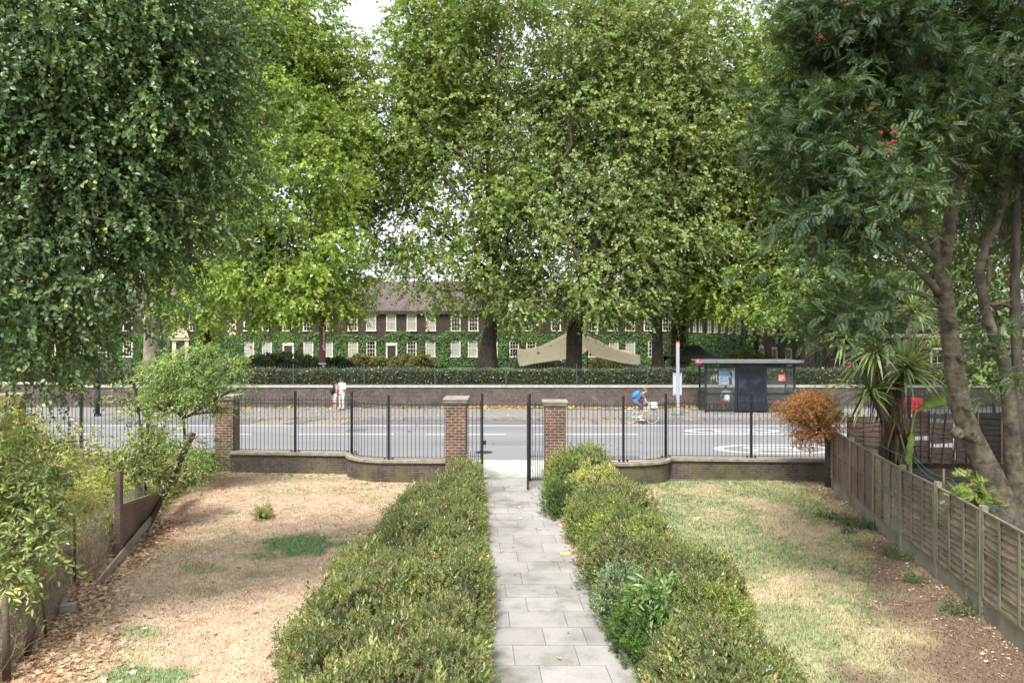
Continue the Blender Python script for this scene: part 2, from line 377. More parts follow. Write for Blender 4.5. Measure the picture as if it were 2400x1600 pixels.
# garden path of staggered slabs
M_slab = newmat('path_slab')
def slabmat(name, c1, c2, green=.25):
    m, nt, nd, lk, bs = newmat(name); g = nd.new("ShaderNodeNewGeometry")
    r = ramp(nd, [(0, c1), (1, c2)]); lk.new(g.outputs['Random Per Island'], r.inputs[0])
    t = noise(nd, lk, .9, 6, g.outputs['Position'], .65); r2 = ramp(nd, [(.36, (.58, .6, .52)), (.5, (.95, .95, .93)), (.66, (1.14, 1.12, 1.1))]); lk.new(t.outputs['Fac'], r2.inputs[0])
    t3 = noise(nd, lk, 28, 5, g.outputs['Position'], .7); r3 = ramp(nd, [(.3, (.84,)*3), (.7, (1.12,)*3)]); lk.new(t3.outputs['Fac'], r3.inputs[0])
    lk.new(mixc(nd, lk, 1.0, mixc(nd, lk, 1.0, r.outputs[0], r2.outputs[0], 'MULTIPLY'), r3.outputs[0], 'MULTIPLY'), bs.inputs['Base Color'])
    bs.inputs['Roughness'].default_value = .85; bump(nd, lk, bs, t3.outputs['Fac'], .25, .006); return m
M_path = slabmat('path_slab_stone', (.225, .218, .212), (.275, .267, .262))
M_pave = slabmat('pavement_slab_stone', (.40, .39, .375), (.46, .445, .43))
M_joint = m_plain('slab_joint', (.10, .09, .075), .95)
def slab(mb, x0, x1, y0, y1, z, r, sh0=0, sh1=0):
    g = .005; dz = [r.uniform(-.003, .003) for _ in range(4)]
    mb.add([(x0+g+sh0, y0+g, z+dz[0]), (x1-g+sh0, y0+g, z+dz[1]), (x1-g+sh1, y1-g, z+dz[2]), (x0+g+sh1, y1-g, z+dz[3]),
            (x0+g+sh0, y0+g, z-.06), (x1-g+sh0, y0+g, z-.06), (x1-g+sh1, y1-g, z-.06), (x0+g+sh1, y1-g, z-.06)],
           [(0,1,2,3),(0,4,5,1),(1,5,6,2),(2,6,7,3),(3,7,4,0)])
r_ = random.Random(5); mb = MB(); base = MB(); y = 5.4; i = 0
while y < 21.3:
    s0, s1 = -(y-9.28)*.057, -(y+.6-9.28)*.057
    w = [.74, .9, .36] if i % 2 == 0 else [.42, .88, .70]
    if i % 5 == 3: w = [.9, .6, .5]
    x = -.36
    for k in w: slab(mb, x, x+k, y, y+.6, .035, r_, s0, s1); x += k
    y += .6; i += 1
po = mb.build('path', M_path, origin=(0, 12, 0)); tag(po, 'grey stone slab garden path between two hedges', 'path', kind='structure')
bj = MB(); bj.add([(-.36+.22-.03, 5.4, .026), (1.64+.22+.03, 5.4, .026), (1.64-.69+.03, 21.35, .026), (-.36-.69-.03, 21.35, .026), (-.36+.22-.03, 5.4, -.05), (1.64+.22+.03, 5.4, -.05), (1.64-.69+.03, 21.35, -.05), (-.36-.69-.03, 21.35, -.05)],
    [(0,1,2,3),(0,4,5,1),(1,5,6,2),(2,6,7,3),(3,7,4,0)])
tag(bj.build('path_bed', M_joint), 'mortar bed under the garden path slabs', 'path', kind='structure')
# pavement outside the gate
def wally(x): return 22.35 + (-x-5)*.066 if x < -4.9 else 21.1 if x < 4.6 else 21.45
mb = MB(); y = 21.36
for row in range(4):
    d = .7; x = -34 + (.45 if row % 2 else 0)
    while x < 30:
        if y > wally(x) and y > wally(x+.9): slab(mb, x, x+.9, y, y+d, .03, r_)
        x += .9
    y += d
tag(mb.build('pavement', M_pave), 'pale slab pavement between the garden gate and the road', 'pavement', kind='structure')
tag(MB().box(-34, -4.9, 22.9, 24.17, -.12, .02).box(-4.9, 30.9, 21.34, 24.17, -.12, .02).build('pavement_bed', M_joint), 'bedding under the pale slab pavement', 'pavement', kind='structure')
M_kerb = m_plain('kerb_stone', (.42, .41, .39), .85, 0, .15, 3, .2)
def kerb(y0, y1, label, x0=-60, x1=60, ln=.91, mat=M_kerb):
    mb = MB(); x = x0
    while x < x1: mb.box(x+.004, x+ln-.004, y0, y1, -.2, .032); x += ln
    tag(mb.build('kerb', mat), label, 'kerb', kind='structure')
kerb(24.18, 24.33, 'pale kerb along the pavement outside the gate')
M_kerb2 = m_plain('far_kerb_stone', (.21, .20, .19), .85, 0, .2, 3, .2)
kerb(36.05, 36.2, 'weathered kerb along the bus stop pavement', mat=M_kerb2)
m, nt, nd, lk, bs = newmat('asphalt'); g = nd.new("ShaderNodeNewGeometry")
t1 = noise(nd, lk, 45, 6, g.outputs['Position'], .8); r1 = ramp(nd, [(.3, (.13, .128, .14)), (.7, (.20, .198, .21))]); lk.new(t1.outputs['Fac'], r1.inputs[0])
t2 = noise(nd, lk, .5, 6, g.outputs['Position'], .6, (.15, 1, 1)); r2 = ramp(nd, [(.35, (.86,)*3), (.65, (1.1,)*3)]); lk.new(t2.outputs['Fac'], r2.inputs[0])
lk.new(mixc(nd, lk, 1.0, r1.outputs[0], r2.outputs[0], 'MULTIPLY'), bs.inputs['Base Color']); bs.inputs['Roughness'].default_value = .8; bump(nd, lk, bs, t1.outputs['Fac'], .3, .01)
M_asph = m
tag(MB().box(-400, 400, 24.33, 36.05, -.35, -.1).build('road', M_asph), 'grey asphalt road with painted lines', 'road', kind='structure')
M_asph2 = m_plain('dark_lane_asphalt', (.11, .11, .12), .85, 0, .2, 25, .2)
tag(MB().box(-60, 60, 33.86, 36.04, -.11, -.096).build('cycle_lane', M_asph2), 'darker asphalt lane strip between the white line and the far kerb', 'road', kind='structure')
M_fp = m_plain('far_pavement_asphalt', (.165, .16, .155), .85, 0, .2, 14, .2)
tag(MB().box(-400, 400, 36.2, 40.62, -.3, .0).build('far_pavement', M_fp), 'grey pavement in front of the long brick wall', 'pavement', kind='structure')
# markings
def m_paint(name, c, wear=.45):
    m, nt, nd, lk, bs = newmat(name); g = nd.new("ShaderNodeNewGeometry"); t = noise(nd, lk, 14, 6, g.outputs['Position'], .75)
    r = ramp(nd, [(wear-.06, (.19, .188, .2)), (wear+.03, c)]); lk.new(t.outputs['Fac'], r.inputs[0]); lk.new(r.outputs[0], bs.inputs['Base Color']); bs.inputs['Roughness'].default_value = .7; return m
M_rw = m_paint('road_white', (.50, .50, .50), .42); M_ry = m_paint('road_yellow', (.42, .31, .13), .53)
tag(MB().box(-60, 60, 33.72, 33.84, -.1, -.09).build('lane_line', M_rw), 'continuous white line beside the darker lane strip', 'road marking', kind='structure')
Dc = 31.05; mb = MB()
for a, b in ((-300, -90), (-60, 120), (133, 222), (290, 590), (696, 923), (997, 1185), (1252, 1495), (1602, 1851), (1925, 2150), (2230, 2450), (2520, 2700)):
    mb.box(Xat(a, Dc), Xat(b, Dc), Dc-.06, Dc+.06, -.1, -.094)
tag(mb.build('centre_line', M_rw), 'broken white line along the middle of the road', 'road marking', kind='structure')
mb = MB()
for a, b, sh in ((591, 665, 26), (716, 800, 22), (1322, 1386, 6), (1400, 1452, 8), (1462, 1500, 6)):
    for k in range(5):
        y0 = 34.05 + k*.37; x0 = Xat(a, 34.5) + sh*k/5*.0206; x1 = Xat(b, 34.5) + sh*k/5*.0206
        mb.add([(x0, y0, -.091), (x1, y0, -.091), (x1+.05, y0+.2, -.091), (x0+.05, y0+.2, -.091)], [(0,1,2,3)])
tag(mb.build('yellow_marking', M_ry), 'worn yellow painted bands beside the far kerb', 'road marking', kind='structure')
def roundel(cx, cy, a, b, rot, label):
    mb = MB(); n = 64
    for ring in (0,):
        vs = []
        for i in range(n):
            t = 2*math.pi*i/n; vs += [(cx+a*math.cos(t), cy+b*math.sin(t), -.094), (cx+(a-.34)*math.cos(t), cy+(b-.14)*math.sin(t), -.094)]
        mb.add(vs, [(2*i, 2*((i+1)%n), 2*((i+1)%n)+1, 2*i+1) for i in range(n)])
    root = tag(mb.build('speed_marking', M_rw, origin=(cx, cy, -.094)), label, 'road marking', kind='structure')
    cu = bpy.data.curves.new('digits', 'FONT'); cu.body = '20'; cu.align_x = 'CENTER'; cu.align_y = 'CENTER'; cu.size = 1
    to = bpy.data.objects.new('tmp', cu); col.objects.link(to); bpy.context.view_layer.update()
    me = bpy.data.meshes.new_from_object(to.evaluated_get(bpy.context.evaluated_depsgraph_get())); bpy.data.objects.remove(to)
    me.transform(Matrix.Translation((cx, cy, -.0935)) @ Matrix.Rotation(rot, 4, 'Z') @ Matrix.Diagonal((b*1.05, a*1.25, 1, 1)))
    link('digits', me, M_rw, root)
roundel(9.91, 32.07, 2.17, .70, R(-90), 'smaller oval road marking reading 20 in the far lane')
roundel(10.1, 27.3, 2.35, 1.03, R(90), 'larger oval road marking reading 20 nearest the garden wall')

rp_ = random.Random(9)
for x0, x1, y0, y1, k in ((-14.5, -9.8, 26.2, 27.4, 0), (-3.2, 1.9, 28.2, 29.1, 0), (3.2, 4.6, 25.0, 25.9, 1), (14.5, 19, 28.8, 30, 0), (-7.5, -6.6, 31.8, 32.7, 1), (-24, -19, 29, 30.2, 1)):
    tag(MB().box(x0, x1, y0, y1, -.11, -.0965).build('road_patch', M_asph2 if k else m_plain('repair_asphalt', (.135, .132, .14), .85, 0, .2, 30, .3)), 'rectangular repair patch in the road surface', 'road patch', kind='structure')
mc_ = MB().tube([(-1.05, 26.6, -.099), (-1.05, 26.6, -.092)], .33, 24, smooth=False)
for i in range(6): mc_.box(-1.3+i*.09, -1.25+i*.09, 26.45, 26.75, -.0915, -.088)
tag(mc_.build('manhole_cover', m_plain('cast_iron', (.05, .048, .046), .6, .5, .3, 20)), 'round iron manhole cover in the road beyond the gate', 'manhole cover')
# ---------------------------------------------------------------- front boundary: low walls, railings, pillars, gate
def ribbon(mb, pts, hw, z0, z1, smooth=False):
    pts = [Vector((p[0], p[1], 0)) for p in pts]; vs = []
    for i, p in enumerate(pts):
        a = (p - pts[i-1]).normalized() if i else None; b = (pts[i+1] - p).normalized() if i < len(pts)-1 else None
        d = ((a or b) + (b or a)).normalized(); nrm = Vector((-d.y, d.x, 0)); k = hw / max(.5, abs(nrm.dot(Vector((-(b or a).y, (b or a).x, 0)))))
        q0, q1 = p - nrm*k, p + nrm*k; vs += [(q0.x, q0.y, z0), (q1.x, q1.y, z0), (q1.x, q1.y, z1), (q0.x, q0.y, z1)]
    fs = []
    for i in range(len(pts)-1):
        for k in range(4): fs.append((i*4+k, i*4+(k+1)%4, (i+1)*4+(k+1)%4, (i+1)*4+k))
    fs += [(3,2,1,0), tuple((len(pts)-1)*4+k for k in range(4))]
    return mb.add(vs, fs, smooth)
def arc(ax, ay, bx, by, n=14):   # quarter ellipse from A (ends of outer wall) round to B (inner wall)
    cx, cy = bx, ay; return [(cx + (ax-cx)*math.cos(t), cy + (by-cy)*math.sin(t)) for t in [math.pi/2*i/n for i in range(n+1)]]
def low_wall(pts, label):
    root = empty('garden_wall', (pts[0][0], pts[0][1], 0), label, 'wall', 'low brick walls under the railings')
    ribbon(MB(), pts, .11, -.1, .565).build('brickwork', M_brick_low, root)
    c = MB(); ribbon(c, pts, .17, .565, .64).build('coping', M_stone, root); return root
WL0 = [(-16.0, 23.05), (-9.4, 22.75)]
WL1 = [(-8.9, 22.6), (-5.04, 22.35)]; AL = arc(-5.04, 22.35, -3.67, 21.2); WL2 = AL + [(-1.96, 21.15)]
WR2 = [(1.57, 20.95)] + arc(4.66, 21.55, 3.1, 20.75)[::-1]; WR1 = [(4.66, 21.55), (9.35, 21.3)]; WR0 = [(9.35, 21.3), (20, 20.9)]
low_wall(WL0, 'low brick wall behind the weedy side garden'); low_wall(WL1 + WL2[1:], 'curved low brick wall beside the straw lawn'); low_wall(WR2 + WR1[1:], 'curved low brick wall with yellow moss beside the greener lawn')
low_wall(WR0, 'low brick wall behind the garden with the tall trees')
def walk(pts, step, start=0.0):
    out = []; need = start
    for a, b in zip(pts, pts[1:]):
        a, b = Vector(a), Vector(b); L_ = (b-a).length; p = need
        while p <= L_: out.append(a + (b-a)*(p/L_)); p += step
        need = p - L_
    return out
def railing(pts, posts, label, z=0, group='black railings on the garden walls', step=.123):
    root = empty('railing', (pts[0][0], pts[0][1], .64), label, 'railing', group)
    for zz, nm in ((.705, 'bottom_rail'), (2.17, 'top_rail'), (2.28, 'top_rail')):
        mb = MB()
        for a, b in zip(pts, pts[1:]): mb.bar((a[0], a[1], zz), (b[0], b[1], zz), .035, .012)
        mb.build(nm, M_black, root)
    mb = MB()
    for p in walk(pts, step, step*.6):
        if any(math.hypot(p.x-q[0], p.y-q[1]) < .05 for q in posts): continue
        mb.tube([(p.x, p.y, .69), (p.x, p.y, 2.34), (p.x, p.y, 2.42)], [.0085, .0085, .003], 5)
    mb.build('bars', M_black, root)
    for q in posts:
        m2 = MB(); m2.box(q[0]-.034, q[0]+.034, q[1]-.034, q[1]+.034, .6, 2.55).box(q[0]-.037, q[0]+.037, q[1]-.037, q[1]+.037, 2.552, 2.57)
        for s in (-1, 1): m2.box(q[0]+s*.12-.03, q[0]+s*.12+.03, q[1]-.02, q[1]+.02, .66, .69)
        m2.build('post', M_black, root, bevel=.003)
    return root
def on(px, D): return (Xat(px, D), D)
railing(WL0, [on(190, 23.0), on(347, 22.9)], 'black railing behind the weedy side garden')
railing(WL1, [on(692, 22.45), (-5.04, 22.35)], 'black railing on the straight wall beside the straw lawn')
railing(WL2, [on(911, 21.2)], 'black railing curving in to the pillar left of the gate')
railing(WR2, [on(1461, 20.8)], 'black railing curving in to the pillar right of the gate')
railing(WR1, [(4.66, 21.55), on(1760.6, 21.45)], 'black railing on the straight wall beside the greener lawn')
railing(WR0, [on(2130, 21.1), on(2330, 21.0)], 'black railing behind the garden with the tall trees')
def pillar(x0, x1, y0, y1, h, label):
    root = empty('brick_pillar', ((x0+x1)/2, (y0+y1)/2, 0), label, 'pillar', 'brick gate pillars')
    MB().box(x0, x1, y0, y1, -.05, h).build('shaft', M_brick_pillar, root, bevel=.006)
    c = MB().box(x0-.03, x1+.03, y0-.03, y1+.03, h, h+.035).box(x0-.05, x1+.05, y0-.05, y1+.05, h+.037, h+.10)
    cx, cy = (x0+x1)/2, (y0+y1)/2; c.build('cap', M_stone, root, bevel=.008)
    MB().box(x0-.07, x1+.07, y0-.07, y1+.07, h+.10, h+.155).build('cap_slab', M_stone, root, bevel=.012)
pillar(-16.55, -15.97, 22.8, 23.4, 2.27, 'brick pillar at the corner of the weedy side garden')
pillar(-9.45, -8.87, 22.6, 23.2, 2.25, 'brick pillar half hidden by the light green shrub')
pillar(-1.96, -1.36, 20.9, 21.75, 2.33, 'brick pillar on the long hedge side of the open gate')
pillar(.955, 1.57, 20.7, 21.3, 2.27, 'brick pillar behind the yellowish shrub by the open gate')
# gate
def gate_panel(xa, xb, xp, y, label):
    root = empty('gate_side_panel', ((xa+xb)/2, y, 0), label, 'gate panel', 'fixed railing panels beside the gate')
    for zz in (.06, .74, 2.17, 2.28): MB().box(xa, xb, y-.02, y+.02, zz, zz+.012).build('rail', M_black, root)
    n = 3; mb = MB()
    for i in range(n+1):
        x = xa + (xb-xa)*(i+.35)/(n+.6); mb.tube([(x, y, .06), (x, y, 2.35), (x, y, 2.42)], [.0085, .0085, .003], 5)
        x2 = x + (xb-xa)/(n+.6)/2
        if i < n: mb.tube([(x2, y, .06), (x2, y, .87), (x2, y, .94)], [.0085, .0085, .003], 5)
    mb.build('bars', M_black, root)
    MB().box(xp-.036, xp+.036, y-.036, y+.036, .03, 2.59).box(xp-.04, xp+.04, y-.04, y+.04, 2.592, 2.61).build('post', M_black, root, bevel=.003)
    return root
gp = gate_panel(-1.34, -.91, -.886, 21.12, 'narrow black railing panel with the latch left of the gate opening')
MB().box(-.865, -.77, 21.09, 21.15, 1.10, 1.21).box(-.80, -.785, 21.07, 21.09, 1.0, 1.25).tube([(-.87, 21.07, 1.33), (-.84, 21.06, 1.2), (-.86, 21.07, 1.02), (-.85, 21.06, .85), (-.87, 21.07, .72)], .01, 5).build('latch', M_black, gp, bevel=.002)
gate_panel(.56, .94, .525, 21.12, 'narrow black railing panel beside the open gate leaf')
gl = empty('gate', (.47, 20.4, 0), 'tall black iron gate leaf swung open towards the path', 'gate')
a, b = Vector((.482, 21.05, 0)), Vector((.438, 19.85, 0)); M_worn = m_plain('worn_gate_paint', (.016, .016, .02), .35, 0, .3, 5, c2=(.03, .03, .035))
for p in (a, b): MB().box(p.x-.025, p.x+.025, p.y-.025, p.y+.025, .06, 2.5).build('stile', M_worn, gl, bevel=.003)
for zz in (.12, .76, 2.15, 2.3): MB().bar((a.x, a.y, zz), (b.x, b.y, zz), .03, .03).build('rail', M_worn, gl)
mb = MB()
for i in range(1, 9):
    p = a.lerp(b, i/9); mb.tube([(p.x, p.y, .12), (p.x, p.y, 2.36), (p.x, p.y, 2.44)], [.009, .009, .003], 5)
mb.build('bars', M_worn, gl)
MB().bar((a.x+.0, a.y, .2), (b.x, b.y, .7), .012, .03).build('brace', M_worn, gl)

# ---------------------------------------------------------------- far wall, railing and posts
root = empty('street_wall', (0, 40.8, 0), 'long dark brick wall with pale coping across the road', 'wall')
MB().box(-24.9, 60, 40.62, 40.95, -.1, 1.12).build('brickwork', M_brick_far, root)
M_cop2 = m_plain('far_coping', (.33, .31, .28), .85, 0, .2, 4, .3)
mb = MB(); x = -24.9
while x < 60: mb.box(x, x+1.36, 40.57, 41.0, 1.12, 1.24); x += 1.365
mb.build('coping', M_cop2, root)
root = empty('street_wall', (-42, 40.8, 0), 'taller stretch of dark brick wall beneath the drooping leafy branches', 'wall')
MB().box(-60, -24.9, 40.55, 40.95, -.1, 1.30).build('brickwork', M_brick_far, root); MB().box(-60, -24.85, 40.5, 41.0, 1.30, 1.41).build('coping', M_cop2, root)
M_rail2 = m_plain('dull_green_railing_paint', (.035, .05, .05), .5, 0, .2, 5)
posts = [Xat(687.6 + 166*k, 40.78) for k in range(-9, 15)]
root = empty('street_railing', (0, 40.78, 1.24), 'long green grey railing on the brick wall across the road', 'railing')
for a, b in zip(posts, posts[1:]):
    MB().box(a, b, 40.765, 40.795, 2.17, 2.2).build('top_rail', M_rail2, root)
    MB().box(a, b, 40.765, 40.795, 1.29, 1.31).build('bottom_rail', M_rail2, root)
    mb = MB(); n = round((b-a)/.169)
    for i in range(1, n): x = a + (b-a)*i/n; mb.tube([(x, 40.78, 1.24), (x, 40.78, 2.3), (x, 40.78, 2.38)], [.014, .014, .004], 4)
    mb.build('bars', M_rail2, root)
    MB().box(a-.03, a+.03, 40.75, 40.81, 1.2, 2.36).ell((a, 40.78, 2.4), (.045, .045, .05), 8, 6).build('post', M_rail2, root)
# ---------------------------------------------------------------- trees
M_bark = m_bark('plane_bark', (.055, .045, .036), (.13, .11, .085))
M_bark_dark = m_bark('dark_bark', (.035, .027, .022), (.085, .068, .055))
M_bark_pale = m_bark('pale_bark', (.16, .14, .11), (.30, .27, .21))
M_bark_rowan = m_bark('rowan_bark', (.035, .03, .021), (.135, .115, .082), 7, (1, 1, 1.2), .8)
M_twig = m_plain('twig', (.085, .062, .045), .85)
ML_plane = m_leaf('plane_leaf', [(0, (0.139, 0.219, 0.060)), (.5, (0.189, 0.278, 0.078)), (.93, (0.265, 0.343, 0.108)), (.99, (0.404, 0.308, 0.108)), (1, (0.455, 0.237, 0.108))], .42, nscale=.16, nvar=.22)
ML_plane2 = m_leaf('plane_leaf_bright', [(0, (0.156, 0.254, 0.053)), (.5, (0.228, 0.329, 0.074)), (.95, (0.312, 0.400, 0.105)), (1, (0.505, 0.389, 0.126))], .45, nscale=.16, nvar=.22)
ML_plane3 = m_leaf('plane_leaf_grey', [(0, (0.156, 0.232, 0.086)), (.5, (0.209, 0.290, 0.109)), (.93, (0.276, 0.349, 0.138)), (.985, (0.382, 0.326, 0.138)), (1, (0.455, 0.232, 0.114))], .42, nscale=.2, nvar=.2)
ML_birch = m_leaf('birch_leaf', [(0, (0.068, 0.127, 0.059)), (.6, (0.114, 0.189, 0.083)), (.93, (0.169, 0.254, 0.087)), (1, (0.455, 0.466, 0.110))], .33, rough=.42, spec=.55, nscale=.5, nvar=.2)  # house shade put into the colour: leaves darker and bluer than the planes
ML_rowan = m_leaf('rowan_leaf', [(0, (0.037, 0.077, 0.043)), (.6, (0.060, 0.106, 0.055)), (.94, (0.094, 0.138, 0.050)), (1, (0.275, 0.200, 0.050))], .30, rough=.6, spec=.3, nscale=.5, nvar=.22)  # dark bluish leaf colours stand for the shade of the unbuilt house
def Bb(px, py, D, rx, ry, rd, w=1.0):
    c = W(px, py, D); k = D/F; return (c[0], c[1], c[2], rx*k, rd, ry*k, w)
def sample(blobs, n, r, shell=.5, gap=.0, gs=.35):
    vol = np.array([b[3]*b[4]*b[5]*b[6] for b in blobs])**.85; k = r.choice(len(blobs), n, p=vol/vol.sum())
    B = np.array([b[:6] for b in blobs])[k]; d = unit(r.normal(size=(n, 3))); rad = r.random(n)**shell
    P = B[:, :3] + d*rad[:, None]*B[:, 3:6]
    if gap > 0:
        keep = vnoise(P[:, 0]*gs+9, P[:, 1]*gs, P[:, 2]*gs*1.2) > gap; P, B = P[keep], B[keep]
    return P, B
def limb(mb, a, b, r0, r1, sag=.15, n=6, r=None, sides=6):
    a, b = Vector(a), Vector(b); L_ = (b-a).length; pts, rad = [], []
    off = Vector((r.normal(), r.normal(), r.normal()))*L_*.06
    for i in range(n+1):
        t = i/n; p = a.lerp(b, t) + Vector((0, 0, 1))*L_*sag*math.sin(math.pi*t) + off*math.sin(2*math.pi*t)
        pts.append(p); rad.append(r0*(1-t)**.8 + r1)
    mb.tube(pts, rad, sides); return pts
def tree(name, label, trunk, blobs, mat, bark, n_clump, n_tw, n_lf, Ltw, ls, tmpl, seed, droop=.3, up=.35, rc=.9, gap=.0, gs=.35, flat=.7, nup=.6, group=None, hang=0, fork=None, limbs=True, twr=.006, trunk_sides=12, secs=5, shell=.45, cat='tree', lit=.5, cname='crown', tname='trunk', nrnd=.5, lf=.6, dome=.3):
    """trunk: [(x,y,z,r)...]; blobs from Bb; leaves hang on twigs that spring from clumps"""
    r = np.random.default_rng(seed); root = empty(name, (trunk[0][0], trunk[0][1], 0), label, cat, group)
    tm = MB(); tm.tube([t[:3] for t in trunk], [t[3] for t in trunk], trunk_sides)
    C, B = sample(blobs, n_clump, r, shell, gap, gs)
    if limbs:
        T = np.array([t[:3] for t in trunk]); up_n = max(1, len(T)//2)
        for b in blobs:
            c = np.array(b[:3]); k = up_n + int(np.argmin(np.linalg.norm(T[up_n:] - c*[1,1,1] + [0,0,2], axis=1)))
            k = min(k, len(T)-1)
            if c[2] < T[k][2]-.25: continue
            pts = limb(tm, T[k], c, trunk[k][3]*lf, .025, .05, 7, r)
            d = np.linalg.norm((C - c)/[b[3], b[4], b[5]], axis=1); idx = np.argsort(d)[:int(len(C))]
            idx = [i for i in idx if d[i] < 1.1]; r.shuffle(idx)
            for i in idx[:secs]:
                q = pts[r.integers(3, 7)]; limb(tm, q, C[i], max(twr*3, trunk[k][3]*.16), .008, .08, 5, r, 5)
    tm.build(tname, bark, root)
    m = len(C); o = np.repeat(C, n_tw, 0); bb = np.repeat(B, n_tw, 0)
    off = r.normal(size=(m*n_tw, 3))*rc*np.array([1, 1, flat]); o = o + off*.6
    out = unit((o - bb[:, :3])/bb[:, 3:6])
    d = unit(unit(off)*.9 + out*.6 + r.normal(size=o.shape)*.35 + np.array([0, 0, up - hang]))
    ln = Ltw*r.uniform(.5, 1.2, len(o))[:, None]; g = np.array([0, 0, -1.0])
    f = lambda t: o[:, None] + (d*ln)[:, None]*t + (g*droop*ln)[:, None]*t**2
    t = (np.arange(n_lf)+.6)/n_lf; t = t[None, :, None]
    P = f(t); n = P.shape[0]*n_lf; P = P.reshape(-1, 3)
    dd = unit((d*ln)[:, None] + 2*(g*droop*ln)[:, None]*t + 0*P.reshape(-1, n_lf, 3)).reshape(-1, 3)
    rd = r.normal(size=(n, 3)); D_ = unit(dd*.6 + unit(rd)*.8 + np.array([0, 0, -hang*.9]))
    N = unit(np.repeat(out*.35 + unit(off/[1, 1, flat])*dome, n_lf, 0) + r.normal(size=(n, 3))*nrnd + np.array([0, 0, nup]))
    S = ls*r.uniform(.65, 1.25, n)
    V, L_, TT = twigmesh(o, f(.5).reshape(-1, 3) if False else (o + d*ln*.5 + g*droop*ln*.25), o + d*ln + g*droop*ln, twr)
    tw = npmesh('twigs', V, L_, TT, M_twig, root)
    field(cname, P, D_, N, S, tmpl, mat, root)
    return root
Q7 = T_quad(.42)
def trk(pts, D):   # (px, py, width px[, D])
    return [W(p[0], p[1], p[3] if len(p) > 3 else D) + (p[2]*(p[3] if len(p) > 3 else D)/F/2,) for p in pts]
PG = 'plane trees in the garden across the road'
PL = dict(Ltw=1.0, ls=.205, tmpl=Q7, droop=.45, up=.1, rc=.95, flat=.6, nup=.4, nrnd=.3, dome=.8, twr=.008, group=PG)
tree('plane_tree', 'plane tree with a swollen leaning trunk left of the cream tent',
     trk([(1142, 882, 62), (1142, 850, 50), (1146, 800, 36), (1156, 740, 28), (1162, 640, 20), (1158, 500, 17), (1140, 330, 14), (1120, 150, 10), (1110, 0, 6)], 50),
     [Bb(975, 170, 50, 190, 200, 5), Bb(940, 330, 50, 150, 160, 4.5), Bb(960, 520, 51, 110, 120, 3.5, .7), Bb(1110, 90, 50, 190, 200, 6), Bb(1120, 380, 49, 170, 200, 5), Bb(1090, 640, 47, 170, 90, 4, .7), Bb(1190, 560, 46.5, 130, 170, 4), Bb(1000, 690, 49, 110, 45, 2.5, .8)],
     ML_plane, M_bark_dark, 840, 14, 12, seed=11, gap=.31, **PL)
tree('plane_tree', 'forked plane tree standing in front of the cream tent',
     trk([(1344, 882, 44), (1345, 850, 38), (1346, 790, 38), (1350, 740, 32), (1352, 680, 24), (1372, 640, 22), (1385, 600, 19), (1390, 500, 15), (1380, 350, 12), (1360, 150, 9), (1350, 0, 6)], 50),
     [Bb(1330, 60, 50, 200, 200, 6), Bb(1300, 300, 50, 180, 190, 6), Bb(1480, 330, 49, 160, 200, 5), Bb(1350, 530, 47.5, 190, 160, 4.5), Bb(1290, 690, 46.5, 170, 65, 3.5), Bb(1420, 720, 47, 110, 40, 3), Bb(1200, 710, 46, 90, 45, 2.5), Bb(1450, 640, 47, 130, 100, 4), Bb(1500, 150, 50, 150, 170, 5)],
     ML_plane3, M_bark_dark, 880, 14, 12, seed=12, gap=.29, **PL)
tree('plane_tree', 'tall straight plane tree between the cream tent and the black gazebo',
     trk([(1540, 882, 34), (1541, 850, 26), (1540, 760, 24), (1538, 660, 22), (1545, 520, 18), (1560, 360, 14), (1570, 180, 10), (1575, 20, 6)], 52),
     [Bb(1570, 130, 52, 190, 190, 6), Bb(1580, 330, 51, 170, 180, 5.5), Bb(1560, 530, 50, 170, 150, 5), Bb(1520, 690, 49, 120, 60, 3), Bb(1480, 520, 48, 120, 120, 4), Bb(1700, 300, 52, 150, 200, 5)],
     ML_plane3, M_bark, 800, 14, 12, seed=13, gap=.29, **PL)
tree('plane_tree', 'ivy clad plane tree behind the white bus stop post',
     trk([(1590, 882, 40), (1590, 840, 34), (1590, 750, 34), (1588, 650, 28), (1600, 540, 20), (1640, 400, 14), (1680, 200, 9)], 54),
     [Bb(1640, 600, 53, 130, 110, 4), Bb(1760, 560, 52, 150, 150, 5), Bb(1800, 330, 53, 170, 200, 6), Bb(1780, 140, 54, 120, 110, 5), Bb(1730, 690, 48, 140, 60, 3.5), Bb(1640, 690, 50, 80, 60, 3), Bb(1880, 520, 52, 150, 200, 5)],
     ML_plane2, M_bark_dark, 840, 14, 12, seed=14, gap=.28, **PL)
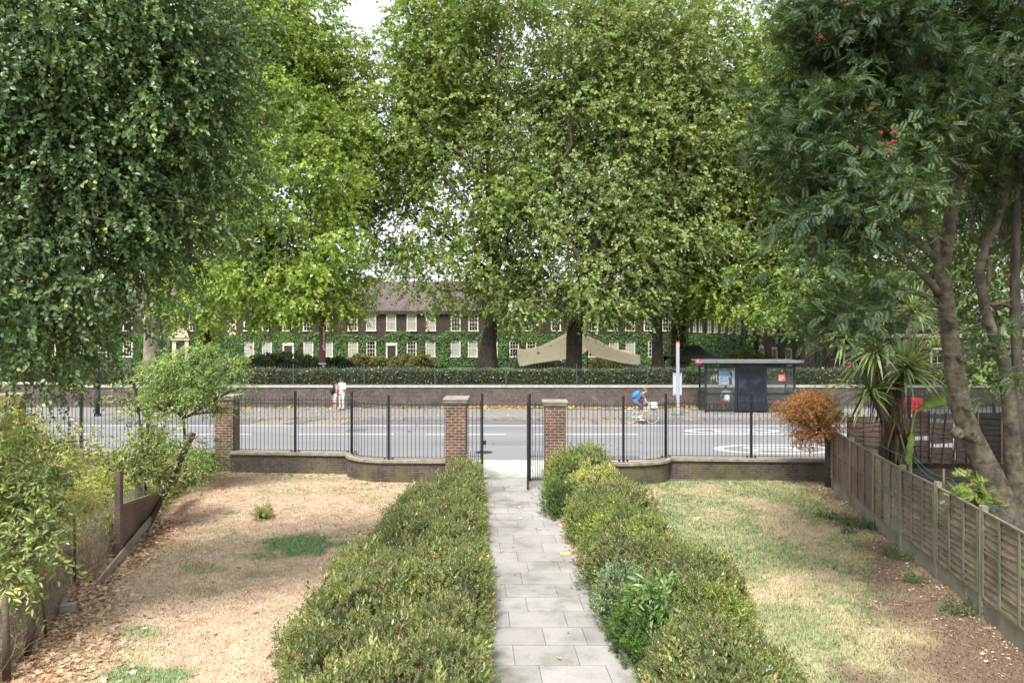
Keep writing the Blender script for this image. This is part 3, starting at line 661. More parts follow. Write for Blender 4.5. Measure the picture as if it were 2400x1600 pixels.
for tn, D, pts in (('plane_tree', 46.3, [(1150, 600, 14), (1120, 520, 12), (1085, 470, 10), (1050, 430, 8), (1030, 385, 5)]), ('plane_tree', 46.0, [(1130, 400, 11), (1080, 360, 9), (1020, 320, 6), (985, 280, 4)]), ('plane_tree', 46.6, [(1150, 330, 10), (1170, 200, 8), (1165, 80, 5)]),
        ('plane_tree.001', 45.6, [(1372, 650, 20), (1350, 590, 14), (1300, 540, 10), (1240, 500, 6)]), ('plane_tree.001', 45.4, [(1385, 640, 18), (1420, 600, 13), (1470, 560, 9), (1500, 500, 5)]), ('plane_tree.001', 46, [(1385, 600, 17), (1440, 470, 12), (1455, 380, 8), (1450, 300, 5)]), ('plane_tree.001', 46, [(1290, 420, 9), (1340, 340, 8), (1330, 220, 6), (1310, 100, 4)]),
        ('plane_tree.002', 47, [(1545, 520, 14), (1590, 430, 11), (1640, 370, 8), (1655, 300, 5)]), ('plane_tree.003', 48.5, [(1700, 620, 12), (1760, 520, 9), (1800, 420, 6)])):
    MB().tube([W(p[0], p[1], D) for p in pts], [p[2]*D/F/2 for p in pts], 7).build('limb', M_bark_dark, bpy.data.objects[tn])
iv = np.random.default_rng(5); n = 1500; a = iv.uniform(0, 6.28, n); zz = iv.uniform(0.5, 8, n)
P = np.stack([Xat(1590, 54)+np.cos(a)*.75, 54+np.sin(a)*.75, zz], -1); nn = np.stack([np.cos(a), np.sin(a), .3+0*a], -1)
ivl = field('ivy', P, unit(iv.normal(size=(n, 3))+[0, 0, -1]), nn, iv.uniform(.12, .22, n), Q7, ML_plane, bpy.data.objects['plane_tree.003'])
tree('plane_tree', 'bright green plane tree with a pale trunk behind the drooping branches',
     trk([(362, 882, 52), (360, 840, 46), (360, 780, 42), (365, 690, 36), (380, 560, 30), (400, 380, 22), (430, 180, 12), (440, 0, 6)], 50),
     [Bb(440, 560, 48, 170, 180, 5), Bb(560, 120, 51, 150, 190, 5), Bb(420, 300, 50, 200, 220, 5), Bb(200, 350, 50, 200, 260, 5, .6), Bb(480, 690, 47, 110, 90, 3)],
     ML_plane2, M_bark_pale, 620, 14, 12, seed=15, gap=.28, **PL)
tree('plane_tree', 'broad plane tree with bright hanging foliage above the dark red banner',
     trk([(482, 882, 40), (482, 840, 36), (484, 760, 34), (490, 680, 32), (530, 580, 28), (600, 450, 22), (680, 300, 16), (700, 100, 9), (700, -40, 5)], 49),
     [Bb(660, 110, 50, 160, 220, 5), Bb(660, 300, 47, 150, 120, 4.5), Bb(690, 430, 44, 170, 150, 4), Bb(650, 590, 43, 190, 110, 3.5), Bb(640, 680, 42.5, 170, 60, 2.6), Bb(800, 620, 44, 90, 100, 3), Bb(800, 360, 50, 110, 170, 4), Bb(760, 210, 52, 110, 90, 4), Bb(805, 715, 44, 32, 60, 1.5, 1.5), Bb(700, 730, 43, 120, 30, 2), Bb(590, 710, 43, 80, 40, 2)],
     ML_plane2, M_bark_dark, 860, 15, 12, seed=16, gap=.27, **PL)
tree('plane_tree', 'dark trunked plane tree to the right of the bus shelter',
     trk([(1892, 882, 36), (1892, 830, 32), (1890, 720, 30), (1900, 600, 26), (1930, 440, 18), (1950, 250, 10)], 46),
     [Bb(1900, 640, 46, 170, 100, 4.5), Bb(2020, 480, 46, 180, 180, 5), Bb(1960, 250, 47, 200, 200, 5), Bb(2180, 350, 46, 180, 250, 5), Bb(1830, 700, 44, 90, 60, 2.5)],
     ML_plane, M_bark_dark, 620, 14, 12, seed=17, gap=.27, **PL)
tree('plane_tree', 'pale leaved tree behind the grey trunks near the brick gable',
     trk([(2330, 900, 30), (2330, 800, 26), (2320, 650, 22), (2310, 450, 16), (2310, 250, 8)], 34),
     [Bb(2300, 760, 33, 90, 130, 2.5), Bb(2350, 560, 34, 130, 130, 3), Bb(2270, 420, 35, 150, 150, 3), Bb(2380, 250, 35, 150, 200, 3.5), Bb(2300, 880, 32, 80, 60, 2), Bb(2240, 640, 36, 80, 90, 2)],
     m_leaf('pale_leaf', [(0, (.07, .12, .04)), (.6, (.11, .17, .06)), (1, (.18, .22, .07))], .4, nscale=.3), M_bark, 330, 14, 9, seed=18, gap=.2, **{**PL, 'ls': .17, 'group': None})

# drooping birch-like tree, close on the left
LB = T_leaf(.33)
tree('birch_tree', 'close birch tree with drooping branches of glossy dark leaves', [(-9.6, 10.5, 0, .24), (-9.5, 10.5, 2.5, .2), (-9.2, 10.4, 5, .16), (-8.6, 10.2, 7.5, .12), (-8.0, 10, 10, .07), (-7.6, 10, 12, .04)],
     [Bb(150, 130, 10, 260, 200, 1.6), Bb(120, 360, 10.2, 260, 160, 1.6), Bb(200, 560, 10.4, 240, 140, 1.5), Bb(110, 720, 10.4, 180, 100, 1.2), Bb(400, 60, 10.2, 105, 130, 1.2), Bb(420, 300, 10.6, 120, 110, 1.1), Bb(410, 470, 10.8, 130, 90, 1.0), Bb(500, 370, 10.9, 75, 60, .6), Bb(510, 500, 11, 45, 40, .5, .8), Bb(500, 60, 10.6, 40, 80, .5), Bb(460, 170, 10.5, 75, 120, .8), Bb(330, 660, 10.6, 95, 85, .9), Bb(-160, 400, 10, 200, 400, 1.8, .5), Bb(150, -180, 10, 300, 180, 1.5, .45), Bb(80, 830, 10.2, 90, 30, .5, 2)],
     ML_birch, M_bark_dark, 760, 15, 15, Ltw=.52, ls=.067, tmpl=LB, seed=21, droop=.4, up=.1, rc=.46, gap=.25, gs=1.1, flat=.75, nup=.35, hang=.3, twr=.0025, secs=4, shell=.5)
M_bb = m_bark('birch_branch', (.035, .024, .02), (.10, .07, .055))
for pts, w in (([(95, 770), (160, 500+5), (270, 504), (320, 530)], 0), ([(30, 525), (60, 506), (130, 505), (190, 506), (245, 515), (285, 528), (320, 545)], 8), ([(20, 400), (60, 370), (90, 350)], 8), ([(130, 185), (155, 150), (200, 105)], 9), ([(170, 540), (200, 565), (240, 610)], 4), ([(150, 440), (220, 448), (270, 452)], 4), ([(380, 470), (440, 478), (490, 500)], 3), ([(430, 335), (480, 350), (600, 355)], 2), ([(60, 500), (100, 450), (135, 395)], 8), ([(180, 230), (210, 210), (230, 190)], 4)):
    if w: MB().tube([W(p[0], p[1], 9.45 + .2*math.sin(i)) for i, p in enumerate(pts)], [w*.8*9/F/2*(1-.5*i/len(pts)) for i in range(len(pts))], 6).build('branch', M_bb, bpy.data.objects['birch_tree'])

# rowan, close on the right
TP = T_pinnate(7, .15)
def rt(px, py, w, D=13): return (px, py, w*.79, D)
rw = tree('rowan_tree', 'large rowan with a knotted grey trunk and dark feathery leaves', trk([rt(2372, 1345, 130), rt(2368, 1255, 104), rt(2330, 1140, 82), rt(2300, 1070, 66), rt(2275, 1020, 62), rt(2254, 960, 58), rt(2240, 890, 54), rt(2228, 800, 50), rt(2216, 700, 47), rt(2207, 630, 42), rt(2196, 585, 32), rt(2178, 540, 30, 12.9), rt(2158, 500, 24, 12.8), rt(2150, 380, 20, 12.6), rt(2140, 200, 14, 12.4), rt(2130, 0, 9, 12.2)], 13),
     [Bb(2070, 130, 11.8, 210, 160, 1.7), Bb(1985, 330, 11.4, 170, 140, 1.5), Bb(1900, 480, 11.2, 110, 100, 1.2), Bb(2030, 480, 11, 120, 110, 1.3), Bb(1930, 640, 10.8, 130, 85, 1.1), Bb(2000, 735, 10.6, 90, 50, .8), Bb(1925, 830, 10.6, 60, 28, .5), Bb(2250, 120, 12.6, 170, 150, 1.8), Bb(2350, 300, 12.8, 110, 130, 1.5, .7), Bb(2060, -60, 12, 220, 110, 1.8, .6), Bb(2160, 300, 12, 110, 110, 1.3, .6), Bb(2350, 30, 12.5, 110, 130, 1.5), Bb(1960, 60, 11.6, 100, 100, 1.2), Bb(2200, 230, 11.5, 150, 110, 1.2), Bb(1860, 250, 12, 70, 110, .8, .7), Bb(1840, 640, 11, 60, 60, .8, .6)],
     ML_rowan, M_bark_rowan, 700, 9, 6, Ltw=.42, ls=.185, tmpl=TP, seed=31, lf=.22, droop=.35, up=.1, rc=.40, gap=.33, gs=.9, flat=.35, nup=1.8, twr=.003, secs=4, shell=.5, limbs=False)
mb = MB()
for pts in ([(2209, 660, 30), (2216, 590, 30), (2224, 528, 30), (2237, 461, 28), (2246, 372, 24), (2240, 200, 18), (2225, 60, 12), (2220, -50, 8)],
            [(2200, 690, 20), (2188, 670, 18), (2150, 630, 16), (2108, 600, 13), (2070, 570, 12), (2032, 546, 10), (1995, 520, 7)],
            [(2196, 706, 15), (2160, 690, 13), (2130, 680, 12), (2068, 662, 8), (2030, 665, 5)],
            [(2196, 610, 20), (2170, 585, 18), (2140, 562, 16), (2112, 542, 13), (2080, 500, 9), (2060, 450, 6)],
            [(2158, 500, 18), (2100, 420, 14), (2040, 350, 11), (1980, 260, 7), (1930, 180, 4)], [(2150, 380, 14), (2200, 250, 11), (2290, 130, 8), (2350, 40, 4)],
            [(2140, 200, 11), (2080, 110, 8), (2020, 20, 5)], [(2140, 500, 14), (2100, 440, 14), (2075, 390, 12), (2050, 350, 9), (1990, 300, 5)]):
    MB().tube([W(p[0], p[1], 13 - .25*i*.3) for i, p in enumerate(pts)], [p[2]*13/F/2 for p in pts], 8).build('limb', M_bark_rowan, rw)
for px, py, rr in ((2250, 1018, 14), (2278, 1020, 17), (2227, 835, 7), (2272, 958, 10), (2258, 842, 9), (2232, 755, 8), (2285, 1030, 9)):
    c = Vector(W(px, py, 12.76)); k = rr*12.8/F; m2 = MB(); m2.tube([c + Vector((0, .1, .02)), c + Vector((0, 0, 0)), c + Vector((0, -.03, 0)), c + Vector((0, -.02, 0))], [k*1.1, k*.8, k*.55, k*.2], 10)
    m2.build('knot', M_bark_rowan, rw)
M_berry = m_plain('berry', (.42, .035, .015), .35, 0, .2, 20)
br = np.random.default_rng(8)
for px, py, k in ((2188, 104, 1.3), (2162, 117, .8), (2170, 137, .8), (2155, 165, 1.4), (2353, 121, .8), (2376, 132, 1), (2340, 128, .6), (2094, 308, 1.2), (2090, 335, 1.2), (2081, 353, 1.3), (1924, 88, .8), (2263, 290, .8), (2173, 383, .8), (2219, 450, .6), (2065, 311, .7), (2010, 345, .5), (1990, 850, .6), (2022, 845, .6), (2193, 890, .5), (2364, 645, .6), (2040, 255, .5), (1985, 10, .7), (2150, 358, .5), (2010, 505, .6)):
    mb = MB(); c = W(px, py, 9.7 if px < 2100 else 11.0)
    for i in range(int(22*k)):
        o = br.normal(size=3)*.02*k; mb.ell((c[0]+o[0]*1.3, c[1]+o[1], c[2]+o[2]), (.006, .006, .006), 6, 4)
    mb.build('berry_cluster', M_berry, rw)
tree('rowan_tree', 'slim rowan forking behind the leaning grey trunk', trk([rt(2385, 1330, 66), rt(2380, 1150, 52), rt(2370, 1000, 42), rt(2357, 865, 36), rt(2346, 826, 34), rt(2325, 776, 30), rt(2305, 711, 27), rt(2295, 630, 24), rt(2312, 570, 22), rt(2336, 528, 20), rt(2362, 440, 17), rt(2370, 250, 12), rt(2370, 50, 7)], 14),
     [Bb(2370, 480, 14, 90, 80, 1.2, .6), Bb(2290, 470, 13.5, 80, 70, 1.0, .8), Bb(2370, 720, 13, 50, 60, .8, .7), Bb(2385, 850, 12.5, 40, 50, .6, .8), Bb(2430, 300, 14, 130, 250, 1.6)],
     ML_rowan, M_bark_rowan, 70, 8, 6, Ltw=.42, ls=.24, tmpl=TP, seed=33, lf=.22, droop=.35, up=.1, rc=.34, flat=.6, nup=1.6, twr=.003, secs=3)
tree('rowan_tree', 'dark straight stem at the edge of the garden behind the slim rowan', trk([rt(2395, 1250, 34), rt(2390, 1000, 30), rt(2382, 800, 28), rt(2378, 640, 26), rt(2384, 450, 20), rt(2390, 200, 12)], 16),
     [Bb(2430, 450, 16, 120, 150, 1.4), Bb(2380, 200, 16, 120, 120, 1.4)], ML_rowan, M_bark_dark, 50, 8, 6, Ltw=.42, ls=.24, tmpl=TP, seed=34, lf=.22, droop=.35, up=.1, rc=.4, flat=.6, nup=1.6, twr=.003, secs=3)

# ---------------------------------------------------------------- hedges and shrubs
ML_hedge = m_leaf('hedge_leaf', [(0, (0.084, 0.141, 0.053)), (.45, (0.158, 0.213, 0.078)), (.78, (0.266, 0.296, 0.104)), (.9, (0.399, 0.362, 0.172)), (.95, (0.333, 0.180, 0.104)), (1, (0.216, 0.099, 0.078))], .3, rough=.35, spec=.6, nscale=1.3, nvar=.25)
ML_hedge2 = m_leaf('shrub_leaf', [(0, (0.092, 0.152, 0.039)), (.45, (0.170, 0.242, 0.065)), (.8, (0.288, 0.349, 0.104)), (.93, (0.445, 0.454, 0.157)), (1, (0.261, 0.135, 0.065))], .3, rough=.35, spec=.6, nscale=1.5, nvar=.25)
ML_yel = m_leaf('variegated_leaf', [(0, (0.104, 0.167, 0.050)), (.4, (0.314, 0.357, 0.115)), (.8, (0.543, 0.535, 0.231)), (1, (0.627, 0.625, 0.462))], .35, rough=.35, spec=.5, nscale=2)
ML_grn = m_leaf('fresh_leaf', [(0, (0.048, 0.108, 0.024)), (.6, (0.096, 0.180, 0.042)), (1, (0.180, 0.276, 0.072))], .35, rough=.35, spec=.6, nscale=2)
ML_var = m_leaf('pale_edged_leaf', [(0, (.05, .11, .04)), (.5, (.12, .2, .1)), (.75, (.30, .36, .24)), (1, (.5, .52, .4))], .3, rough=.35, spec=.5, nscale=3)
M_core = m_plain('hedge_core', (.028, .032, .012), .95, 0, .4, 12)  # colour of the dark solid hull that blocks the view through the foliage
SP = [T_sprig(10, .2, .42, s) for s in (1, 2, 3)]
def surf_field(name, fn, n, ls, mat, root, seed, tm=None, up=.5, jit=.05, tilt=.5):
    """fn(u, v) -> position, outward normal (n,3)"""
    r = np.random.default_rng(seed); u, v = r.random(n), r.random(n); P, N = fn(u, v)
    dep = r.random(n)**2.2*.16; P = P - N*dep[:, None] + r.normal(size=P.shape)*jit
    D_ = unit(N + r.normal(size=P.shape)*tilt + [0, 0, up]); NN = unit(r.normal(size=P.shape)); S = ls*r.uniform(.6, 1.35, n)
    tms = tm or SP; V = None; obs = []
    k = np.array_split(np.arange(n), len(tms)); Vs, Ls, Ts, b = [], [], [], 0
    for idx, (tv, tf) in zip(k, tms):
        d = D_[idx]; Y = unit(np.cross(NN[idx], d) + 1e-6); Z = np.cross(d, Y); S_ = S[idx][:, None, None]
        V = P[idx][:, None] + S_*(tv[None, :, 0:1]*d[:, None] + tv[None, :, 1:2]*Y[:, None] + tv[None, :, 2:3]*Z[:, None])
        lp = np.concatenate([np.array(f) for f in tf]); Ls.append((lp[None] + (np.arange(len(idx))*len(tv))[:, None]).ravel() + b)
        Ts.append(np.tile([len(f) for f in tf], len(idx))); Vs.append(V.reshape(-1, 3)); b += V.size//3
    return npmesh(name, np.vstack(Vs), np.concatenate(Ls), np.concatenate(Ts), mat, root)
# long hedge: cross section is a rounded box swept in y
_dr = np.random.default_rng(44); DOMES = np.array([(_dr.uniform(-2.9, -.5), 6.3 + 14.3*(i+.5)/34, _dr.uniform(.5, .85), _dr.uniform(-.1, .12)) for i in range(34)])
def hz(x, y):
    x, y = np.asarray(x, float), np.asarray(y, float); best = np.zeros_like(x)
    for cx, cy, rr_, dh in DOMES: q = 1 - ((x-cx)**2 + (y-cy)**2)/rr_**2; best = np.maximum(best, np.sqrt(np.clip(q, 0, 1))*(.42+dh))
    return .40 + best + .08*np.clip((15-y)/7, -.5, 1) + (fbm(x*3+3, y*3, 7, 3)-.5)*.28
def hedgefn(u, v):
    y = 6.2 + u*14.55; xl = -2.5 - .33*np.clip((17-y)/5, -0.6, 1) + .45*np.clip((9.2-y)/1.6, 0, 1) + .5*np.clip((y-17.5)/3, 0, 1)**1 + (fbm(y*.9, y*0+2)-.5)*.5; xr = path_l(y) - .08 + .0*y + (fbm(y*1.1, y*0+8)-.5)*.25
    w = xr - xl; tot = w + 1.3; s = v*tot; top = (s > .65) & (s < .65+w)
    x = np.where(s <= .65, xl, np.where(top, xl + s-.65, xr)); z = hz(x, y); e = np.clip(np.minimum(x-xl, xr-x)/.3, 0, 1); z = z - .17*(1-e)**2
    zz = np.where(s <= .65, z*s/.65, np.where(top, z, z*(tot-s)/.65))
    side = np.where(s <= .65, -1.0, np.where(top, 0, 1.0)); bulge = np.sin(np.clip(zz/z, 0, 1)*math.pi*.8)*.12*side; x = x + bulge
    N = np.stack([side + np.where(top, (1-e)*np.where(x-xl < xr-x, -1, 1)*.8, 0), 0*y, np.where(top, 1.0, .35)], -1)
    N += np.stack([0*y, (fbm(x*2, y*2, 3)-.5)*1.6, 0*y], -1)
    return np.stack([x, y, zz], -1), unit(N)
hd = empty('hedge', (-1.7, 13, 0), 'long broad hedge with bronze tipped shoots along the path', 'hedge')
surf_field('foliage', hedgefn, 26000, .12, ML_hedge, hd, 41)
def core(fn, name, root, shrink, nu=60, nv=24, y0=None):  # closed hull under the leaf surface, not modelled branch by branch
    U, Vv = np.meshgrid(np.linspace(0, 1, nu), np.linspace(0, 1, nv)); P, N = fn(U.ravel(), Vv.ravel()); P = P - N*shrink
    P[:, 2] = np.maximum(P[:, 2], -.02); ii = (np.arange(nv-1)[:, None]*nu + np.arange(nu-1)[None]).ravel()
    return npmesh(name, P, np.stack([ii, ii+1, ii+nu+1, ii+nu], -1).ravel(), np.full(len(ii), 4), M_core, root, smooth=True)
core(hedgefn, 'branches', hd, .17, 160, 60)
surf_field('long_shoots', hedgefn, 1100, .24, ML_hedge, hd, 42, up=1.1, tilt=.35)
def shrub(label, px, D, rx, ry, h, mat, seed, n=2600, ls=.12, name='shrub', tm=None, cat='shrub', wob=.35, x=None, group=None, up=.5):
    cx = Xat(px, D) if x is None else x
    if D < 21 and rx > .45: h = h*1.06; rx = rx*.95
    def fn(u, v):
        a = u*2*math.pi; t = np.arccos(1 - v*1.0) ; k = 1 + (fbm(np.cos(a)*1.6+seed, np.sin(a)*1.6+t*1.3, seed*.37, 3)-.5)*wob*2 + (fbm(np.cos(a)*4+seed, np.sin(a)*4+t*3, seed*.7, 2)-.5)*.38
        st = np.sin(t)**.7; z = np.cos(t)**.75*h*k
        P = np.stack([cx + rx*st*np.cos(a)*k, D + ry*st*np.sin(a)*k, z], -1); return P, unit(np.stack([np.cos(a)*st/rx, np.sin(a)*st/ry, (np.cos(t)+.15)/h], -1))
    root = empty(name, (cx, D, 0), label, cat, group)
    surf_field('foliage', fn, int(n*1.1), ls, mat, root, seed, tm, up=up)
    if D < 21: surf_field('long_shoots', fn, n//22, ls*1.9, mat, root, seed+1, tm, up=1.1, tilt=.35)
    core(fn, 'branches', root, .17 if rx > .45 and D < 30 else .1 if D < 30 else .3, 26, 14); return root
SG = 'shrubs between the path and the greener lawn'
shrub('olive green dome shaped shrub right beside the gate pillar', 1352, 19.4, .95, .85, 1.12, ML_hedge2, 51, 2800, .11, group=SG)
shrub('yellow variegated shrub in front of the dome shaped one', 1395, 18.1, .85, .8, .88, ML_yel, 52, 2600, .11, group=SG, wob=.6)
shrub('low fresh green shrub at the path edge near the leaf litter', 1318, 17.4, .5, .6, .72, ML_grn, 53, 1100, .1, group=SG)
shrub('dark bronze tipped shrub beside the first green lawn patch', 1432, 16.3, .95, .9, .84, ML_hedge, 54, 2800, .11, group=SG, wob=.5)
shrub('mid green shrub above the curled leaves on the path edge', 1395, 15.3, .62, .9, .76, ML_hedge2, 55, 2200, .11, group=SG)
shrub('broad olive shrub level with the orange paper on the path', 1462, 13.9, .9, 1.0, .86, ML_hedge2, 56, 3400, .115, group=SG)
shrub('yellowish shrub on the lawn side of the broad olive shrub', 1525, 13.2, .8, .8, .74, ML_yel, 57, 900, .1, group=SG)
shrub('dense dark shrub bulging over the path behind the pale leaved one', 1465, 12.4, .7, .8, .82, ML_hedge, 58, 2400, .11, group=SG)
shrub('wide bronze and olive shrub reaching far onto the lawn', 1600, 11.6, 1.05, 1.0, .84, ML_hedge, 59, 3800, .115, group=SG, wob=.5)
shrub('small pale edged shrub squeezed against the path', 1460, 11.0, .42, .6, .82, ML_var, 60, 1300, .09, group=SG)
shrub('fresh green shrub under the long leaved sapling', 1535, 10.1, .65, .8, .68, ML_grn, 61, 2200, .1, group=SG)
shrub('yellow green shrub at the lawn edge behind the sapling', 1630, 10.2, .8, .7, .72, ML_hedge2, 62, 2400, .11, group=SG)
shrub('bright green shrub spilling low over the slabs', 1590, 8.9, .42, .9, .55, ML_grn, 63, 1900, .095, group=SG)
shrub('big silvery olive shrub nearest the house', 1715, 8.2, .95, 1.15, .82, ML_hedge, 64, 4600, .115, group=SG)
# ---------------------------------------------------------------- buildings
M_glass = m_plain('dark_window_glass', (.02, .022, .025), .08, 0, .3, 1)
M_blind = m_plain('white_blind', (.30, .30, .30), .4, 0, .1, 2)
M_cream = m_plain('cream_stone', (.50, .44, .33), .8, 0, .15, 2)
M_frame = m_plain('window_frame_paint', (.54, .50, .42), .6, 0, .08, 2)
M_door = m_plain('brown_door', (.035, .025, .022), .5, 0, .2, 3)
M_red = m_plain('rubbed_red_brick', (.25, .09, .05), .85, 0, .2, 3)
def frm(D, axis='y'):   # local (a across, b depth outwards, z) -> world
    if axis == 'y': return lambda a, b, z: (a, D - b, z)
    return lambda a, b, z: (D - b, a, z)
def lbox(mb, fn, a0, a1, b0, b1, z0, z1):
    p, q = fn(a0, b0, z0), fn(a1, b1, z1); return mb.box(min(p[0], q[0]), max(p[0], q[0]), min(p[1], q[1]), max(p[1], q[1]), z0, z1)
def window(root, fn, a, z0, z1, w, pane, cols=3, rows=4):
    mb = MB(); h = w/2
    for s in (-1, 1): lbox(mb, fn, a+s*h-.07, a+s*h+.07, .0, .07, z0, z1)
    lbox(mb, fn, a-h-.07, a+h+.07, .003, .075, z1-.1, z1+.04); lbox(mb, fn, a-h-.12, a+h+.12, .003, .13, z0-.1, z0+.02)
    lbox(mb, fn, a-h+.07, a+h-.07, .01, .05, (z0+z1)/2-.03, (z0+z1)/2+.03)
    for i in range(1, cols): x = a-h + w*i/cols; lbox(mb, fn, x-.017, x+.017, .012, .042, z0+.02, z1-.1)
    for i in range(1, rows):
        z = z0 + (z1-z0)*i/rows
        if i*2 != rows: lbox(mb, fn, a-h+.07, a+h-.07, .014, .04, z-.017, z+.017)
    f = mb.build('window', M_frame, root); m2 = MB(); lbox(m2, fn, a-h+.06, a+h-.06, .004, .012, z0+.01, z1-.08); m2.build('pane', pane, f)
def hdoor(root, fn, a, z0, z1, w):
    mb = MB()
    for s in (-1, 1): lbox(mb, fn, a+s*w/2-.09, a+s*w/2+.09, 0, .1, z0, z1)
    lbox(mb, fn, a-w/2-.09, a+w/2+.09, .002, .14, z1, z1+.35); mb.build('door_surround', M_frame, root)
    m2 = MB(); lbox(m2, fn, a-w/2+.09, a+w/2-.09, .01, .05, z0, z1-.003)
    for i in (0, 1):
        for j in (0, 1): lbox(m2, fn, a-w/2+.16+i*(w/2-.13), a-.04+i*(w/2-.13), .052, .06, z0+.15+j*1.05, z0+1.0+j*.95)
    m2.build('door', M_door, root)
    m3 = MB()
    for k in range(3): lbox(m3, fn, a-w/2-.3, a+w/2+.3, .1+.3*(2-k), .4+.3*(2-k), -.1, z0-.003-.14*(2-k)) if True else None
    m3.build('steps', M_conc, root)
DH = 80.0; XH = lambda px: (px-1200)*DH/F
hs = empty('almshouse', (XH(900), DH, 0), 'long ivy covered brick almshouse with a tiled roof facing the garden', 'building')
MB().box(XH(-500), XH(1612), DH, DH+9, -.1, 6.1).build('wall', M_brick_house, hs)
fH = frm(DH)
up_ = [583, 626, 674.5, 722, 769, 827, 870, 917, 965, 1010, 1068, 1109.5, 1155, 1204, 1243, 1303, 1345, 1390, 1435, 1477, 1520, 1563, 500, 455, 350, 300, 240, 180, 120, 70, 22]
gr_ = [584.6, 626, 723, 769, 828, 870, 965, 1009, 1068, 1108, 1155, 1205, 1245, 1345, 1390, 1438, 1477, 1530, 350, 300, 240, 180, 120, 70, 23]
for px in up_: window(hs, fH, XH(px), 4.15, 5.95, .98, M_blind if px in (870, 917, 965, 1010, 1204) else M_glass)
for px in gr_: window(hs, fH, XH(px), 1.24, 2.97, .98, M_blind if px > 560 and px % 5 else M_glass)
for px in (676, 918, 1303): hdoor(hs, fH, XH(px), .28, 2.45, 1.1)
mb = MB(); mb.box(XH(-500), XH(1611), DH-.42, DH-.003, 6.22, 6.42); mb.box(XH(-500), XH(1611), DH-.25, DH-.003, 6.02, 6.10)
x = XH(535)
while x < XH(1611): mb.box(x, x+.13, DH-.36, DH-.003, 6.102, 6.218); x += .3
mb.build('cornice', M_cream, hs)
mb = MB()
for k in range(11): w = .42 if k % 2 else .62; mb.box(XH(547)-w/1, XH(547)+.35, DH-.07, DH-.003, 3.4+k*.27, 3.4+k*.27+.25)
mb.build('quoins', M_cream, hs)
rf = MB(); x0, x1 = XH(-500), XH(1640); yA, yB, yC = DH-.5, DH+5, DH+10.5
rf.add([(x0, yA, 6.42), (x1, yA, 6.42), (x1, yB, 9.95), (x0, yB, 9.95), (x0, yC, 6.42), (x1, yC, 6.42), (x0, yA, 6.3), (x1, yA, 6.3), (x0, yC, 6.3), (x1, yC, 6.3)],
    [(0,1,2,3), (3,2,5,4), (6,8,9,7), (0,6,7,1), (4,5,9,8), (0,3,4,8,6), (1,7,9,5,2)])
rfo = rf.build('roof', M_tiles, hs)
mb = MB()
for px in (1141, 700, 1420): x = XH(px); mb.box(x-.5, x+.5, DH+4.5, DH+5.5, 9.2, 11.4).box(x-.58, x+.58, DH+4.42, DH+5.58, 11.402, 11.55).box(x-.3, x-.1, DH+4.9, DH+5.1, 11.552, 11.95).box(x+.1, x+.3, DH+4.9, DH+5.1, 11.552, 11.95)
mb.build('chimneys', M_brick_house, rfo)
dp = MB(); 
for px in (651, 797, 1275): dp.tube([(XH(px), DH-.08, .2), (XH(px), DH-.08, 6.0)], .05, 6)
dp.build('drainpipes', M_black, hs)
# chapel style doorway
dw = MB(); xa, xb = XH(408), XH(442)
dw.box(xa-.1, xa+.32, DH-.25, DH-.003, .2, 3.05).box(xb-.32, xb+.1, DH-.25, DH-.003, .2, 3.05).box(xa-.3, xb+.3, DH-.4, DH-.003, 3.052, 3.35).box(xa-.4, xb+.4, DH-.5, DH-.003, 3.352, 3.5).box(xa-.05, xb+.05, DH-.3, DH-.003, 3.502, 4.3).box(xa-.15, xb+.15, DH-.36, DH-.003, 4.302, 4.4)
dw.build('stone_doorway', M_cream, hs); MB().box(xa+.323, xb-.323, DH-.06, DH-.005, .2, 3.05).build('dark_door', M_door, hs)
# ivy on the ground floor
ir = np.random.default_rng(61); n = 82000; xx = ir.uniform(XH(-60), XH(1560), n); zz = ir.uniform(.2, 4.2, n) + 0*xx
top = 3.95 + (fbm(xx*.6, 0*xx+1)-.5)*1.6; keep = zz < top
for px in gr_: keep &= ~((abs(xx-XH(px)) < .60+ir.uniform(-.06, .12, n)) & (zz > 1.12) & (zz < 3.02))
for px in (676, 918, 1303): keep &= ~((abs(xx-XH(px)) < .72) & (zz < 2.85))
keep &= ~((abs(xx-XH(425)) < 1.3) & (zz < 4.5))
for px in up_: keep &= ~((abs(xx-XH(px)) < .6) & (zz > 4.05))
xx, zz = xx[keep], zz[keep]; n = len(xx)
P = np.stack([xx, DH - .03 - .22*fbm(xx*1.2, zz*1.2, 3)*ir.random(n), zz], -1)
ML_ivy = m_leaf('ivy_leaf', [(0, (.035, .085, .02)), (.6, (.06, .13, .03)), (1, (.10, .18, .045))], .25, rough=.5, nscale=.5, nvar=.3)
iv_ = field('climbing_ivy', P, unit(ir.normal(size=(n, 3))*.5 + [0, -.2, -1]), unit(ir.normal(size=(n, 3))*.3 + [0, -1, .5]), ir.uniform(.12, .2, n), T_quad(.5), ML_ivy, None, origin=(XH(900), DH, 0))
tag(iv_, 'green ivy covering the ground floor between the pale windows', 'ivy')
